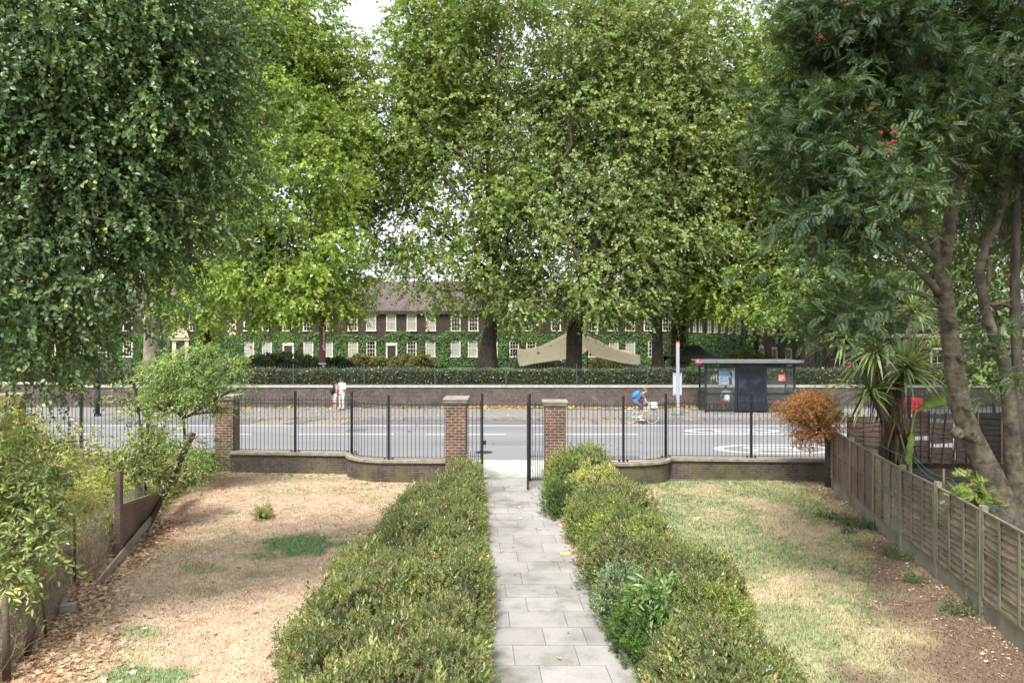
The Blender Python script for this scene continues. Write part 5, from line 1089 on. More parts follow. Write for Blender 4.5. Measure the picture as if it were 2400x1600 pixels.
MB().box(bx-.05, bx+.05, by-.17, by-.09, zb+.135, zb+.155).build('pedal', M_black, bk); MB().box(bx-.21, bx-.11, by+.09, by+.17, zb+.445, zb+.465).build('pedal', M_black, bk)
k = MB(); k.box(bx+.46, bx+.76, by-.17, by+.17, zb+.78, zb+.79)
for z in (.84, .92, 1.0): 
    for q in ((bx+.45, bx+.77, by-.18, by-.17), (bx+.45, bx+.77, by+.17, by+.18), (bx+.45, bx+.46, by-.169, by+.169), (bx+.76, bx+.77, by-.169, by+.169)): k.box(q[0], q[1], q[2], q[3], zb+z-.03, zb+z+.03)
k.build('basket', M_bw, bk)
cy = empty('person', (bx, by, zb), 'cyclist in grey with bare arms leaning over the handlebars', 'person')
P4 = lambda x, y, z: (bx+x, by+y, zb+z)
hd_, hr_ = head(P4(.20, 0, 1.60), (1, 0, -.25), .97)
el = hd_ + [('t', [P4(.06, 0, 1.44), P4(.16, 0, 1.53)], [.052, .05]), ('t', [P4(-.26, 0, 1.06), P4(-.14, 0, 1.24), P4(.02, 0, 1.38)], [.13, .12, .13]), ('t', [P4(.03, -.16, 1.4), P4(.03, .16, 1.4)], [.055, .055]),
    ('t', [P4(-.25, -.1, 1.03), P4(.14, -.11, .72), P4(.0, -.12, .25)], [.085, .056, .038]), ('t', [P4(-.03, -.12, .21), P4(.1, -.13, .18)], [.036, .03]),
    ('t', [P4(-.25, .1, 1.03), P4(.18, .11, .98), P4(-.12, .12, .56)], [.085, .056, .038]), ('t', [P4(-.16, .12, .52), P4(-.05, .13, .49)], [.036, .03])]
for s in (-1, 1): el += [('t', [P4(.03, s*.19, 1.38), P4(.17, s*.24, 1.18), P4(.21, s*.24, 1.08)], [.046, .036, .028])] + hand(P4(.2, s*.24, 1.09), (.4, 0, -.5), (1, 0, .3), .95, .9)
solid('body', el, M_skin, cy); solid('hair', hr_, m_plain('brown_hair', (.12, .06, .035), .6), cy)
solid('shirt', [('t', [P4(-.26, 0, 1.08), P4(-.14, 0, 1.25), P4(.01, 0, 1.37)], [.15, .14, .15]), ('t', [P4(.03, -.17, 1.39), P4(.03, .17, 1.39)], [.07, .07]), ('t', [P4(.03, -.19, 1.38), P4(.11, -.22, 1.27)], [.062, .058]), ('t', [P4(.03, .19, 1.38), P4(.11, .22, 1.27)], [.062, .058])], M_slate, cy)
solid('shorts', [('t', [P4(-.27, -.06, 1.05), P4(-.27, .06, 1.05)], [.13, .13]), ('t', [P4(-.25, -.1, 1.03), P4(.03, -.11, .81)], [.105, .09]), ('t', [P4(-.25, .1, 1.03), P4(.05, .11, 1.0)], [.105, .09])], M_slate, cy)
for x, y, z in ((.0, -.125, .195), (-.13, .125, .505)): solid('shoe', [('t', [P4(x-.06, y, z), P4(x+.12, y, z-.02)], [.043, .036])], M_shoe, cy)
rk = solid('rucksack', [('e', P4(-.24, 0, 1.40), (.15, .15, .24), Matrix.Rotation(R(42), 3, 'Y'))], M_blue, None); tag(rk, 'bright blue rucksack on the back of the cyclist', 'rucksack')

# ---------------------------------------------------------------- right boundary fence of lap panels
def m_wood(name, c1, c2, stain=None, sc=7):
    m, nt, nd, lk, bs = newmat(name); t = noise(nd, lk, sc, 6, stretch=(1, 1, 6), rough=.65); r = ramp(nd, [(.3, c1), (.7, c2)]); lk.new(t.outputs['Fac'], r.inputs[0]); c = r.outputs[0]
    if stain:
        t2 = noise(nd, lk, 1.6, 5); r2 = ramp(nd, [(.45, (0,)*3), (.6, (1,)*3)]); lk.new(t2.outputs['Fac'], r2.inputs[0]); c = mixc(nd, lk, r2.outputs[0], c, stain)
    t3 = noise(nd, lk, 1.1, 6); r3 = ramp(nd, [(.38, (.62,)*3), (.62, (1.15,)*3)]); lk.new(t3.outputs['Fac'], r3.inputs[0]); c = mixc(nd, lk, 1.0, c, r3.outputs[0], 'MULTIPLY')
    lk.new(c, bs.inputs['Base Color']); bs.inputs['Roughness'].default_value = .85; bump(nd, lk, bs, t.outputs['Fac'], .4, .01); return m
M_fgrey = m_wood('weathered_board', (.115, .088, .062), (.25, .20, .145), (.14, .13, .075)); M_fred = m_wood('brown_board', (.095, .06, .045), (.17, .11, .085)); M_fbat = m_wood('batten_wood', (.11, .10, .07), (.21, .19, .14), (.13, .14, .08))
M_gb = m_plain('gravel_board_concrete', (.16, .145, .105), .9, 0, .3, 2.5, .3, c2=(.22, .21, .15)); M_fdark = m_wood('dark_old_board', (.035, .025, .02), (.085, .065, .052)); M_fbrown = m_wood('brown_timber', (.10, .065, .048), (.20, .14, .105))
FP = [(9.33, 21.1), (9.09, 20.1), (8.73, 18.28), (8.34, 16.35), (8.02, 14.6), (7.81, 13.04), (7.48, 11.28), (7.14, 9.48), (6.82, 7.68), (6.5, 5.88)]
def lap_boards(A, B, z0, z1, n, mat, parent, r, wob=.02, name='boards', th=.012, skip=()):
    A, B = Vector((A[0], A[1], 0)), Vector((B[0], B[1], 0)); d = (B-A); nr = Vector((d.y, -d.x, 0)).normalized()
    if nr.x > 0 and abs(d.y) > abs(d.x): nr = -nr
    mb = MB(); h = (z1-z0)/n; N = 10
    for i in range(n):
        if i in skip: continue
        ph, am = r.uniform(0, 6), r.uniform(.2, 1)*wob; vs = []
        for j in range(N+1):
            t = j/N; p = A + d*t; w = am*math.sin(ph+t*5) + r.uniform(-.25, .25)*wob; zb_ = z0+i*h-.008+w; zt = min(z1, z0+(i+1)*h+.02)
            vs += [p + nr*(.029+abs(w)*.5) + Vector((0, 0, zb_)), p + nr*.020 + Vector((0, 0, zb_-.001)), p + nr*.004 + Vector((0, 0, zt)), p + nr*.010 + Vector((0, 0, zt))]
        fs = []
        for j in range(N):
            for k in range(4): fs.append((j*4+k, (j+1)*4+k, (j+1)*4+(k+1) % 4, j*4+(k+1) % 4))
        mb.add(vs, fs)
    return mb.build(name, mat, parent), nr
fr_ = random.Random(4); fn_ = empty('panel_fence', (7.9, 14, 0), 'long lap panel fence along the right side of the greener lawn', 'fence')
for i, p in enumerate(FP):
    if i: MB().box(p[0]-.05, p[0]+.05, p[1]-.05, p[1]+.05, -.05, 1.74).box(p[0]-.05, p[0]+.05, p[1]-.05, p[1]+.05, 1.742, 1.76).build('post', M_gb if i > 2 else M_fbat, fn_, bevel=.008)
for i, (a, b) in enumerate(zip(FP, FP[1:])):
    A, B = Vector((a[0], a[1], 0)), Vector((b[0], b[1], 0)); d = (B-A).normalized(); a2, b2 = A + d*.055, B - d*.055; up1 = Vector((0, 0, 1))
    MB().bar((a2.x, a2.y, .13), (b2.x, b2.y, .13), .05, .34).build('gravel_board', M_gb, fn_, bevel=.006)
    pm = M_fred if i in (1, 2) else M_fgrey; top = 1.69 - .015*fr_.random()
    bo, nr = lap_boards(a2, b2, .34, top-.03, 12 if i != 0 else 11, pm, fn_, fr_, .010 if i in (1, 2) else .032)
    bat = MB()
    for zz in (.325, (.34+top)/2 + .05, top): q0, q1 = a2 + nr*.03, b2 + nr*.03; bat.bar((q0.x, q0.y, zz), (q1.x, q1.y, zz), .045 if zz == top else .03, .035)
    for k in range(0, 4):
        t = [.018, 1/3, 2/3, .982][k]; q = a2.lerp(b2, t) + nr*.045; tw = fr_.uniform(-.02, .02); bat.bar((q.x, q.y, .345), (q.x, q.y+tw, top-.02), .035, .022, (1, 0, 0))
    bat.build('battens', M_fbat if i not in (1, 2) else M_fbrown, bo)
# dark old panels in front of the neighbour's railing
def old_panel(pa, pb, D, za, zb_, label, mat, n=9, skip=(), lean=0):
    A, B = (Xat(pa, D), D), (Xat(pb, D), D+.02); rt_ = empty('old_panel', ((A[0]+B[0])/2, D, za), label, 'fence panel', 'old panels in the garden with the tall trees')
    bo, nr = lap_boards(A, B, za, zb_, n, mat, rt_, fr_, .03, skip=skip); bt = MB()
    for t in (0, .5, 1): x = A[0]+(B[0]-A[0])*t; bt.bar((x, D-.04, za-.05), (x+lean, D-.04, zb_+.05), .05, .03, (1, 0, 0))
    bt.build('battens', M_fbrown if mat is not M_fdark else M_fdark, rt_)
old_panel(1985, 2063, 20.6, .72, 2.0, 'brown lap panel between the dead shrub and the palm trunk', M_fbrown)
old_panel(2066, 2134, 20.55, .72, 1.95, 'brown lap panel behind the withered banana leaves', M_fdark)
old_panel(2139, 2176, 20.5, .75, 2.15, 'narrow dark panel right of the banana stem', M_fdark, 10, (4,))
old_panel(2180, 2232, 20.4, .7, 2.1, 'broken dark panel with daylight showing through its gaps', M_fdark, 10, (3, 8), .12)
old_panel(2240, 2288, 20.5, .7, 2.1, 'dark panel hidden behind the leaning grey trunk', M_fdark)
old_panel(2290, 2400, 20.5, .7, 2.12, 'nearly black panel between the two grey trunks', m_wood('black_board', (.008, .006, .005), (.02, .016, .013)))
tag(MB().bar((Xat(2100, 20), 20.2, .42), (Xat(2420, 20), 19.9, .42), .08, .3).build('low_board', M_fdark), 'long low dark board at the foot of the old panels', 'board')
# washing line
M_teal = m_plain('teal_cord', (.03, .19, .19), .6); mb = MB()
for a, b, sg in (((2055, 1045, 16.4), (2130, 1072, 14.7), .05), ((2130, 1072, 14.7), (2213, 1120, 13.3), .1), ((2130, 1080, 14.7), (2213, 1128, 13.3), .16), ((2213, 1120, 13.3), (2320, 1185, 11.5), .12), ((2213, 1128, 13.3), (2325, 1192, 11.4), .1), ((2325, 1190, 11.4), (2400, 1225, 10.5), .05), ((1960, 1000, 19.9), (2055, 1042, 16.4), .06)):
    A, B = Vector(W(*a)), Vector(W(*b)); A.x += .12; B.x += .12; mb.tube([A.lerp(B, t/8) - Vector((0, 0, sg*math.sin(math.pi*t/8))) for t in range(9)], .006, 4)
wlr = mb.build('washing_line', M_teal, None, origin=(8.2, 14.7, 1.7)); tag(wlr, 'teal cord strung in loops along the top of the panel fence', 'cord')
tag(MB().tube([W(2212, 1175, 13.35), W(2212, 1098, 13.3)], .02, 6).build('stake', M_fbat), 'short timber stake holding the teal cord beside the fence', 'stake')
# red street box
tag(MB().box(Xat(2128, 37.6), Xat(2160, 37.6), 37.5, 38.0, 0, .8).build('street_box', M_benr, bevel=.02), 'red painted street box glimpsed behind the palm leaves', 'street box')
# ---------------------------------------------------------------- left side garden: collapsed fence, wire mesh, weeds, shrubs
def beam(name, pts, w, t, mat, label, cat, parent=None):
    mb = MB().bar(pts[0], pts[1], w, t); o = mb.build(name, mat, parent, bevel=.006)
    if parent is None: tag(o, label, cat)
    return o
beam('fence_post', ((-7.83, 14.17, -.05), (-7.83, 14.17, 1.73)), .115, .115, M_fbrown, 'upright brown timber post at the end of the collapsed panel', 'fence post')
beam('fence_post', ((-8.36, 16.3, 0), W(453, 1014, 17.0)), .13, .11, M_fdark, 'dark leaning timber post rising out of the collapsed panel', 'fence post')
beam('fence_board', (W(229, 1371, 12.6), (-8.30, 16.35, .16)), .04, .2, m_wood('pale_board', (.20, .165, .125), (.33, .28, .215)), 'long pale gravel board lying slanted on the ground', 'board')
beam('fence_post', (W(262, 1303, 14.4), W(264, 1228, 14.4)), .06, .12, M_fdark, 'short dark boards propped beside the upright post', 'fence post')
cp = empty('collapsed_panel', (-8.0, 15.2, .4), 'sagging brown lap panel hanging between the two timber posts', 'fence panel')
TL, TR_, BL, BR = Vector(W(287, 1184, 14.25)), Vector(W(388, 1149, 16.6)), Vector(W(284, 1292, 14.25)), Vector(W(341, 1229, 16.5))
def pq(u, v): return (BL.lerp(BR, u)).lerp(TL.lerp(TR_, u), v)
nrm = (BR-BL).cross(TL-BL).normalized(); nrm = nrm if nrm.y < 0 else -nrm
mb = MB(); rr = random.Random(3)
for i in range(7):
    v0, v1 = i/7-.01, min(1, (i+1)/7+.025); vs = []; ph = rr.uniform(0, 6)
    for j in range(9): u = j/8; wv = .025*math.sin(ph+u*6); vs += [pq(u, v0+wv)+nrm*.024, pq(u, v0+wv)+nrm*.012, pq(u, v1)+nrm*.002, pq(u, v1)+nrm*.01]
    mb.add(vs, [(j*4+k, (j+1)*4+k, (j+1)*4+(k+1) % 4, j*4+(k+1) % 4) for j in range(8) for k in range(4)])
mb.build('boards', M_fred, cp); mb = MB()
for u in (.0, .3, .62, .97): mb.bar(pq(u, 0)+nrm*.04, pq(u, 1)+nrm*.04, .035, .022, nrm)
mb.build('battens', M_fbrown, cp); MB().bar(pq(0, 1)+nrm*.03, pq(1, 1)+nrm*.03, .05, .05).build('top_rail', M_fbat, cp)
cp2 = empty('collapsed_panel', (-8.4, 18, .6), 'second tilted lap panel half buried in the sapling beyond the leaning post', 'fence panel')
TL, TR_, BL, BR = Vector(W(372, 1108, 16.9)), Vector(W(432, 1076, 18.6)), Vector(W(372, 1168, 16.9)), Vector(W(412, 1140, 18.4))
mb = MB()
for i in range(5):
    v0, v1 = i/5-.01, min(1, (i+1)/5+.03); vs = []
    for j in range(7): u = j/6; vs += [pq(u, v0)+nrm*.024, pq(u, v0)+nrm*.012, pq(u, v1)+nrm*.002, pq(u, v1)+nrm*.01]
    mb.add(vs, [(j*4+k, (j+1)*4+k, (j+1)*4+(k+1) % 4, j*4+(k+1) % 4) for j in range(6) for k in range(4)])
mb.build('boards', M_fred, cp2); mb = MB()
for u in (0, .4, .8): mb.bar(pq(u, 0)+nrm*.04, pq(u, 1)+nrm*.04, .035, .022, nrm)
mb.bar(pq(0, 1)+nrm*.03, pq(1, 1)+nrm*.03, .05, .05); mb.build('battens', M_fbrown, cp2)
beam('fence_board', (W(368, 1116, 16.2), W(384, 1144, 16.2)), .07, .03, M_fbat, 'short pale batten sticking out behind the sagging panel', 'board')
M_wire = m_plain('old_wire', (.34, .31, .28), .6, .4, .2, 9)
def chainlink(A, B, za, zb_, sag, label, sp=.055):
    A, B = Vector(A), Vector(B); L_ = (B-A).length; mb = MB(); n = int(L_/sp); nr = Vector((-(B-A).y, (B-A).x, 0)).normalized()
    def pt(s, h):
        t = s/L_; p = A.lerp(B, min(max(t, 0), 1)); H_ = za+(zb_-za)*t - sag*math.sin(math.pi*t)
        return Vector((p.x, p.y, 0)) + nr*(.12*math.sin(t*7+h*2)*h/H_ + .15*h) + Vector((0, 0, min(h, H_)))
    Hm = max(za, zb_)
    for k in range(-int(Hm/sp), n+1):
        for sg in (1, -1):
            pts = []
            for q in range(0, 6):
                h = Hm*q/5; s = k*sp + h if sg > 0 else k*sp + (Hm-h)
                if 0 <= s <= L_ and h <= za+(zb_-za)*s/L_ - sag*math.sin(math.pi*s/L_) + .02: pts.append(pt(s, h))
            if len(pts) > 1: mb.tube(pts, .0034, 3, cap=False)
    o = mb.build('wire_mesh', M_wire); tag(o, label, 'wire fence', 'rusty wire mesh along the weedy side garden'); return o
chainlink((-6.6, 9.2, 0), (-7.8, 12.7, 0), .85, 1.0, .15, 'slumped wire mesh between the crooked stake and the slim black stake')
chainlink((-7.8, 12.7, 0), (-7.9, 14.2, 0), 1.15, 1.2, .1, 'wire mesh between the slim black stake and the upright brown post')
chainlink((-7.95, 14.3, 0), (-8.7, 17.6, 0), 1.3, 1.1, .1, 'wire mesh behind the sagging lap panel')
M_stk = m_wood('stake_wood', (.05, .035, .025), (.12, .085, .06))
SK = 'crooked stakes of the wire mesh'
for pts, r0, lab in (([Gr(174, 1367), W(175, 1290, 12.7), W(174, 1203, 12.7)], .028, 'slim black stake holding the wire mesh'), ([Gr(64, 1537), W(78, 1450, 10), W(97, 1358, 10.2)], .045, 'crooked thick stake leaning to the right'),
                     ([Gr(16, 1596), W(14, 1500, 9.2), W(12, 1400, 9.2)], .05, 'thick dead stem at the corner among dry stalks'), ([Gr(108, 1490), W(103, 1430, 10.4), W(92, 1370, 10.4)], .02, 'thin stake beside the crooked one')):
    tag(MB().tube(pts, [r0, r0*.95, r0*.7], 8).build('stake', M_stk), lab, 'stake', SK)
tag(MB().tube([W(146, 1272, 12.3), W(156, 1284, 12.3), W(168, 1300, 12.3)], [.05, .045, .04], 8).build('log', m_wood('log_bark', (.13, .10, .085), (.25, .20, .18))), 'short cut log caught in the wire mesh', 'log')
c = Gr(160, 1432); tag(MB().obox((c[0], c[1], .06), (1, .2, 0), (-.2, 1, 0), (0, 0, 1), .11, .07, .07).build('stone', M_conc, bevel=.02), 'grey stone block lying in the dry leaves', 'stone')
# weeds and dry stalks: nobody could count them
def fx(y): return np.interp(y, [8, 9.2, 12.7, 14.2, 16.3, 20, 22.6], [-6.2, -6.6, -7.8, -7.95, -8.45, -9.3, -9.6])
wr = np.random.default_rng(91)
ML_weed = m_leaf('weed_leaf', [(0, (0.151, 0.211, 0.063)), (.4, (0.275, 0.348, 0.113)), (.7, (0.439, 0.469, 0.196)), (.85, (0.522, 0.438, 0.239)), (1, (0.412, 0.287, 0.168))], .35, nscale=1.0, nvar=.25)
def weeds(n, x0, y0, y1, hf, ls, tm, mat, label, seed, name='undergrowth', edge=.0):
    r = np.random.default_rng(seed); y = r.uniform(y0, y1, n); x = fx(y) - edge - (fx(y)-x0)*r.random(n)**1.3; hh = hf(x, y); k = hh > .03; x, y, hh = x[k], y[k], hh[k]; n = len(x)
    P = np.stack([x, y, r.random(n)**.7*hh], -1)
    o = field(name, P, unit(r.normal(size=(n, 3)) + [0, 0, .5]), unit(r.normal(size=(n, 3))), ls*r.uniform(.5, 1.4, n), tm, mat, None, origin=(-12, 15, 0)); return tag(o, label, name.replace('_', ' '), kind='stuff')
weeds(14000, -22, 9, 22.6, lambda x, y: np.clip((fbm(x*.8, y*.8, 3)-.36)*2.6, 0, .8), .16, SP[0], ML_weed, 'tangled green and straw weeds filling the side garden', 92)
weeds(5500, -13, 15, 22.6, lambda x, y: np.clip((fbm(x*1.1+4, y*1.1, 3)-.3)*3, 0, 1.0)*np.clip((x+13)/2, 0, 1), .2, SP[1], ML_weed, 'pale brambles between the wire mesh and the sapling', 93, 'brambles')
n = 1500; y = wr.uniform(8.6, 15, n); x = fx(y) - wr.random(n)**1.5*2.2 - .02; h = wr.uniform(.3, 1.1, n); A = np.stack([x, y, 0*x], -1); Bq = A + np.stack([wr.normal(size=n)*.12, wr.normal(size=n)*.12, h*.6], -1); Cq = Bq + np.stack([wr.normal(size=n)*.2, wr.normal(size=n)*.2, h*.45], -1)
tag(npmesh('dry_stalks', *twigmesh(A, Bq, Cq, .0055), m_plain('straw_stalk', (.23, .16, .11), .9, 0, .5, 6), None, (-8, 12, 0)), 'dry brown stalks standing in the wire mesh', 'dry stalks', kind='stuff')
ML_lan = m_leaf('lance_leaf', [(0, (0.121, 0.192, 0.073)), (.5, (0.216, 0.302, 0.105)), (.85, (0.351, 0.427, 0.177)), (.95, (0.566, 0.549, 0.295)), (1, (0.405, 0.274, 0.147))], .38, rough=.4, spec=.5, nscale=.9, nvar=.2)
SH = dict(lf=.3, droop=.35, rc=.22, flat=.8, nup=.5, twr=.003, shell=.6, cat='shrub', tname='stems', cname='foliage', trunk_sides=7, secs=3)
tree('shrub', 'large light green bush with lance shaped leaves at the edge of the weedy garden', [(-8.6, 10.3, 0, .03), (-8.5, 10.3, .8, .025), (-8.3, 10.3, 1.6, .015)],
     [Bb(10, 1080, 10.6, 100, 90, .7), Bb(40, 1190, 10.3, 110, 80, .7), Bb(70, 1290, 10.0, 85, 75, .5), Bb(20, 1380, 9.8, 60, 60, .4), Bb(105, 1170, 10.6, 60, 60, .4), Bb(-40, 1200, 10.5, 90, 200, .7)], ML_lan, M_twig, 95, 10, 8, Ltw=.3, ls=.105, tmpl=T_leaf(.17), seed=101, **SH)
tree('shrub', 'feathery yellow green bush by the corner pillar', [(-12.2, 15.4, 0, .03), (-12.1, 15.4, .7, .02), (-12, 15.4, 1.5, .01)],
     [Bb(20, 1010, 15, 50, 45, .7), Bb(60, 1055, 15, 50, 35, .6), Bb(15, 960, 15.4, 20, 40, .3), Bb(110, 1090, 14.5, 70, 30, .6), Bb(200, 1030, 15.5, 90, 14, .3, .5)], ML_weed, M_twig, 85, 11, 8, Ltw=.35, ls=.1, tmpl=T_leaf(.15), seed=102, up=.6, **SH)
ML_nan = m_leaf('light_shrub_leaf', [(0, (0.134, 0.240, 0.083)), (.6, (0.226, 0.360, 0.127)), (.93, (0.346, 0.480, 0.180)), (.97, (0.630, 0.406, 0.226)), (1, (0.600, 0.300, 0.180))], .4, rough=.45, nscale=1.2, nvar=.18)
tree('shrub', 'light green layered shrub spreading over the brick pillar', [Gr(432, 1142) + (.05,), W(435, 1050, 20.3) + (.045,), W(430, 980, 20.2) + (.035,), W(450, 900, 20.1) + (.02,)],
     [Bb(470, 822, 20, 70, 16, .7), Bb(400, 850, 20, 60, 16, .7), Bb(530, 850, 20, 45, 13, .6), Bb(455, 865, 20, 110, 22, 1.0), Bb(385, 895, 20, 75, 25, .8), Bb(490, 900, 19.8, 85, 28, .9), Bb(440, 930, 20, 95, 25, .8), Bb(350, 915, 20.2, 45, 15, .5), Bb(575, 912, 19.8, 28, 8, .3), Bb(525, 965, 20, 28, 35, .4), Bb(370, 955, 20, 40, 20, .4), Bb(500, 1060, 20.5, 30, 40, .4), Bb(460, 1085, 20, 40, 25, .4)],
     ML_nan, M_bark_dark, 270, 12, 8, Ltw=.34, ls=.068, tmpl=T_leaf(.22), seed=103, up=.1, gap=.3, gs=1.6, group=None, **{**SH, 'flat': .4, 'nup': 1.2, 'secs': 5})
m_ = MB()
for px, q in ((418, 405), (440, 462), (425, 445)): m_.tube([Gr(px+12, 1142), W(px+8, 1040, 20.3), W(q, 900, 20.1)], [.035, .03, .012], 7)
tree('sapling', 'slender ash like sapling with yellow green leaves behind the collapsed panel', [Gr(345, 1235) + (.03,), W(340, 1100, 16.2) + (.025,), W(325, 960, 16.2) + (.018,), W(306, 850, 16.2) + (.008,)],
     [Bb(303, 850, 16.2, 18, 40, .25), Bb(312, 905, 16.2, 35, 30, .35), Bb(325, 970, 16.2, 40, 40, .4), Bb(355, 1010, 16, 45, 40, .4), Bb(335, 1060, 16, 55, 45, .45), Bb(385, 1070, 16.2, 50, 50, .4), Bb(290, 1060, 16, 40, 40, .4), Bb(400, 1030, 16.4, 30, 40, .3), Bb(360, 1120, 16, 60, 35, .4)],
     ML_lan, M_bark_dark, 60, 8, 7, Ltw=.3, ls=.1, tmpl=T_leaf(.2), seed=104, up=.2, **{**SH, 'cat': 'sapling', 'tname': 'stem', 'cname': 'leaves'})
# ---------------------------------------------------------------- right garden plants
M_strap = m_leaf('strap_leaf', [(0, (.09, .15, .06)), (.6, (.17, .25, .10)), (.9, (.32, .38, .18)), (1, (.45, .42, .2))], .25, rough=.35, spec=.6, nscale=2)
M_dead = m_leaf('dead_strap', [(0, (.05, .032, .022)), (.6, (.10, .065, .042)), (1, (.17, .115, .075))], .15, nscale=3)
def straps(name, C, dirs, L_, w, droop, mat, parent, r, seg=5):
    """curved strap leaves from base points C along dirs"""
    n = len(dirs); dirs = unit(dirs); sd_ = unit(np.cross(dirs, [0, 0, 1.0]) + 1e-5); V = []
    for i in range(seg+1):
        t = i/seg; p = C + dirs*(L_*t)[:, None] + np.array([0, 0, -1.0])*(droop*L_*t**2.2)[:, None]; ww = w*(math.sin(math.pi*min(1, .12+.88*(1-t)**.55)) if False else max(.02, (1-t**2.5)*(.55+.45*min(1, t*4))))
        V += [p - sd_*ww, p + np.array([0, 0, -.25*w]), p + sd_*ww]
    V = np.stack(V, 1).reshape(-1, 3); q = []
    for i in range(seg):
        for k in (0, 1): q += [i*3+k, i*3+k+1, i*3+k+4, i*3+k+3]
    return npmesh(name, V, (np.array(q)[None] + (np.arange(n)*(seg+1)*3)[:, None]).ravel(), np.full(n*seg*2, 4), mat, parent)
cr = np.random.default_rng(111)
def rosettes(label, base, items, seed):
    r = np.random.default_rng(seed); root = empty('cabbage_palm', (base[0], base[1], 0), label, 'palm', None); T_ = MB(); dC, dD = [], []
    for c, n, L_, ax in items:
        c = Vector(c); mid = Vector((base[0], base[1], max(1.5, c.z*.55))); T_.tube([(base[0], base[1], -.05), mid, c], [.17, .14, .07], 9)
        d = unit(r.normal(size=(n, 3)) + np.array(ax)); d = d[d[:, 2] > -.55]; straps('rosette', np.array(c)[None] + d*.04, d, L_*r.uniform(.8, 1.15, len(d)), .04, r.uniform(.05, .55, len(d))*(d[:, 2] < .75), M_strap, root, r)
        k = 34; a = r.uniform(0, 6.28, k); t = r.random(k)*.5; b = np.array(c)[None]*(1-t[:, None]) + np.array(mid)[None]*t[:, None]; dC.append(b); dD.append(np.stack([np.cos(a)*.35, np.sin(a)*.35, -1+0*a], -1))
    k = 520; a = r.uniform(0, 6.28, k); dC.append(np.stack([base[0]+np.cos(a)*.18, base[1]+np.sin(a)*.18, r.uniform(1.1, 2.9, k)], -1)); dD.append(np.stack([np.cos(a)*.18, np.sin(a)*.18, -1+0*a], -1))
    T_.build('trunk', M_bark_dark, root); dC, dD = np.vstack(dC), np.vstack(dD); straps('dead_leaves', dC, dD, r.uniform(.5, .95, len(dC)), .012, 0*dC[:, 0], M_dead, root, r)
rosettes('cabbage palm with a shaggy brown trunk and spiky rosettes', (Xat(2098, 19), 19, 0), [(W(2122, 862, 18.6), 150, 1.0, (.15, -.2, .35)), (W(2052, 822, 18.5), 120, .95, (-.2, 0, .2)), (W(1980, 792, 19.2), 90, .85, (-.3, 0, .3)), (W(2140, 728, 19.6), 90, .9, (.2, 0, .3)), (W(2040, 915, 18.6), 110, 1.1, (-.5, -.1, -.25))], 112)
ML_brown = m_leaf('dead_conifer', [(0, (.16, .07, .03)), (.5, (.33, .15, .055)), (.85, (.48, .25, .10)), (1, (.55, .36, .2))], .25, rough=.7, spec=.2, nscale=2.5, nvar=.25)
tree('dead_shrub', 'orange brown dead conifer leaning over the corner of the panel fence', [Gr(1944, 1140) + (.13,), W(1944, 1060, 20.5) + (.10,), W(1935, 1010, 20.4) + (.07,), W(1910, 960, 20.3) + (.03,)],
     [Bb(1915, 955, 20.3, 58, 38, .7), Bb(1880, 962, 20.2, 50, 30, .6), Bb(1940, 985, 20.3, 36, 36, .5), Bb(1905, 1000, 20.2, 45, 22, .5), Bb(1838, 965, 20.2, 26, 14, .3, .9), Bb(1950, 940, 20.3, 20, 16, .3), Bb(1890, 1030, 20.2, 30, 16, .3, .8)],
     ML_brown, M_bark_dark, 150, 9, 5, Ltw=.26, ls=.085, tmpl=T_sprig(8, .16, .5, 9), seed=113, up=.15, **{**SH, 'rc': .17, 'cname': 'sprays', 'tname': 'trunk'})
bn_ = empty('banana_plant', (Xat(2130, 18.3), 18.3, 0), 'banana plant with one broad green leaf and withered brown ones', 'banana plant')
M_bg = m_leaf('banana_green', [(0, (.13, .22, .05)), (1, (.17, .27, .07))], .3, (1.2, 1.25, .5), rough=.35, spec=.6, nscale=3); M_bst = m_plain('banana_stem', (.15, .20, .07), .5, 0, .2, 5)
sp_ = [W(2132, 1120, 18.3), W(2133, 1060, 18.3), W(2136, 1010, 18.3), W(2143, 975, 18.25), W(2151, 955, 18.2)]
MB().tube([(sp_[0][0], 18.3, 0)] + sp_, [.075, .06, .045, .03, .018, .012], 8).build('stem', M_bst, bn_)
def leafgrid(A, B, up_v, w, nu=10, prof=None, rag=0):
    A, B, up_v = Vector(A), Vector(B), Vector(up_v).normalized(); rr = random.Random(2); mb = MB()
    def f(u, v): p = A.lerp(B, u); k = (prof or (lambda q: math.sin(math.pi*min(1, .08+q*.92))**.6))(u); s = (v-.5)*2; return p + up_v*w*k*s*(1-rag*rr.random()*abs(s)) + Vector((0, -1, 0))*abs(s)*w*.35*k + Vector((0, 0, .03*math.sin(math.pi*u)))
    return mb.grid(f, nu, 6)
leafgrid(W(2148, 957, 18.2), W(2216, 932, 17.8), (-.25, -.3, 1), .16, prof=lambda q: min(1, .15+q*1.3)*(1 if q < .97 else .9)).build('leaf', M_bg, bn_)
leafgrid(W(2126, 1088, 18.1), W(2136, 1012, 18.1), (1, 0, .1), .13, 14, rag=.5).build('furled_leaf', M_bg, bn_)
k = 60; a = cr.uniform(0, 6.28, k); c = np.array(W(2100, 1000, 18.4)); straps('withered_leaves', c + np.stack([cr.normal(size=k)*.12, cr.normal(size=k)*.1, cr.uniform(-.25, .2, k)], -1), np.stack([np.cos(a)*.35, np.sin(a)*.3, -1+0*a], -1), cr.uniform(.4, .9, k), .04, 0*a, M_dead, bn_, cr)
straps('leaf_stalks', np.array([W(2108, 1000, 18.4), W(2140, 990, 18.3), W(2133, 985, 18.3)]), np.array([(.12, 0, 1), (.3, 0, .8), (.05, 0, 1.0)]), np.array([.75, .5, 1.2]), .02, np.array([.0, .1, .0]), M_dead, bn_, cr)
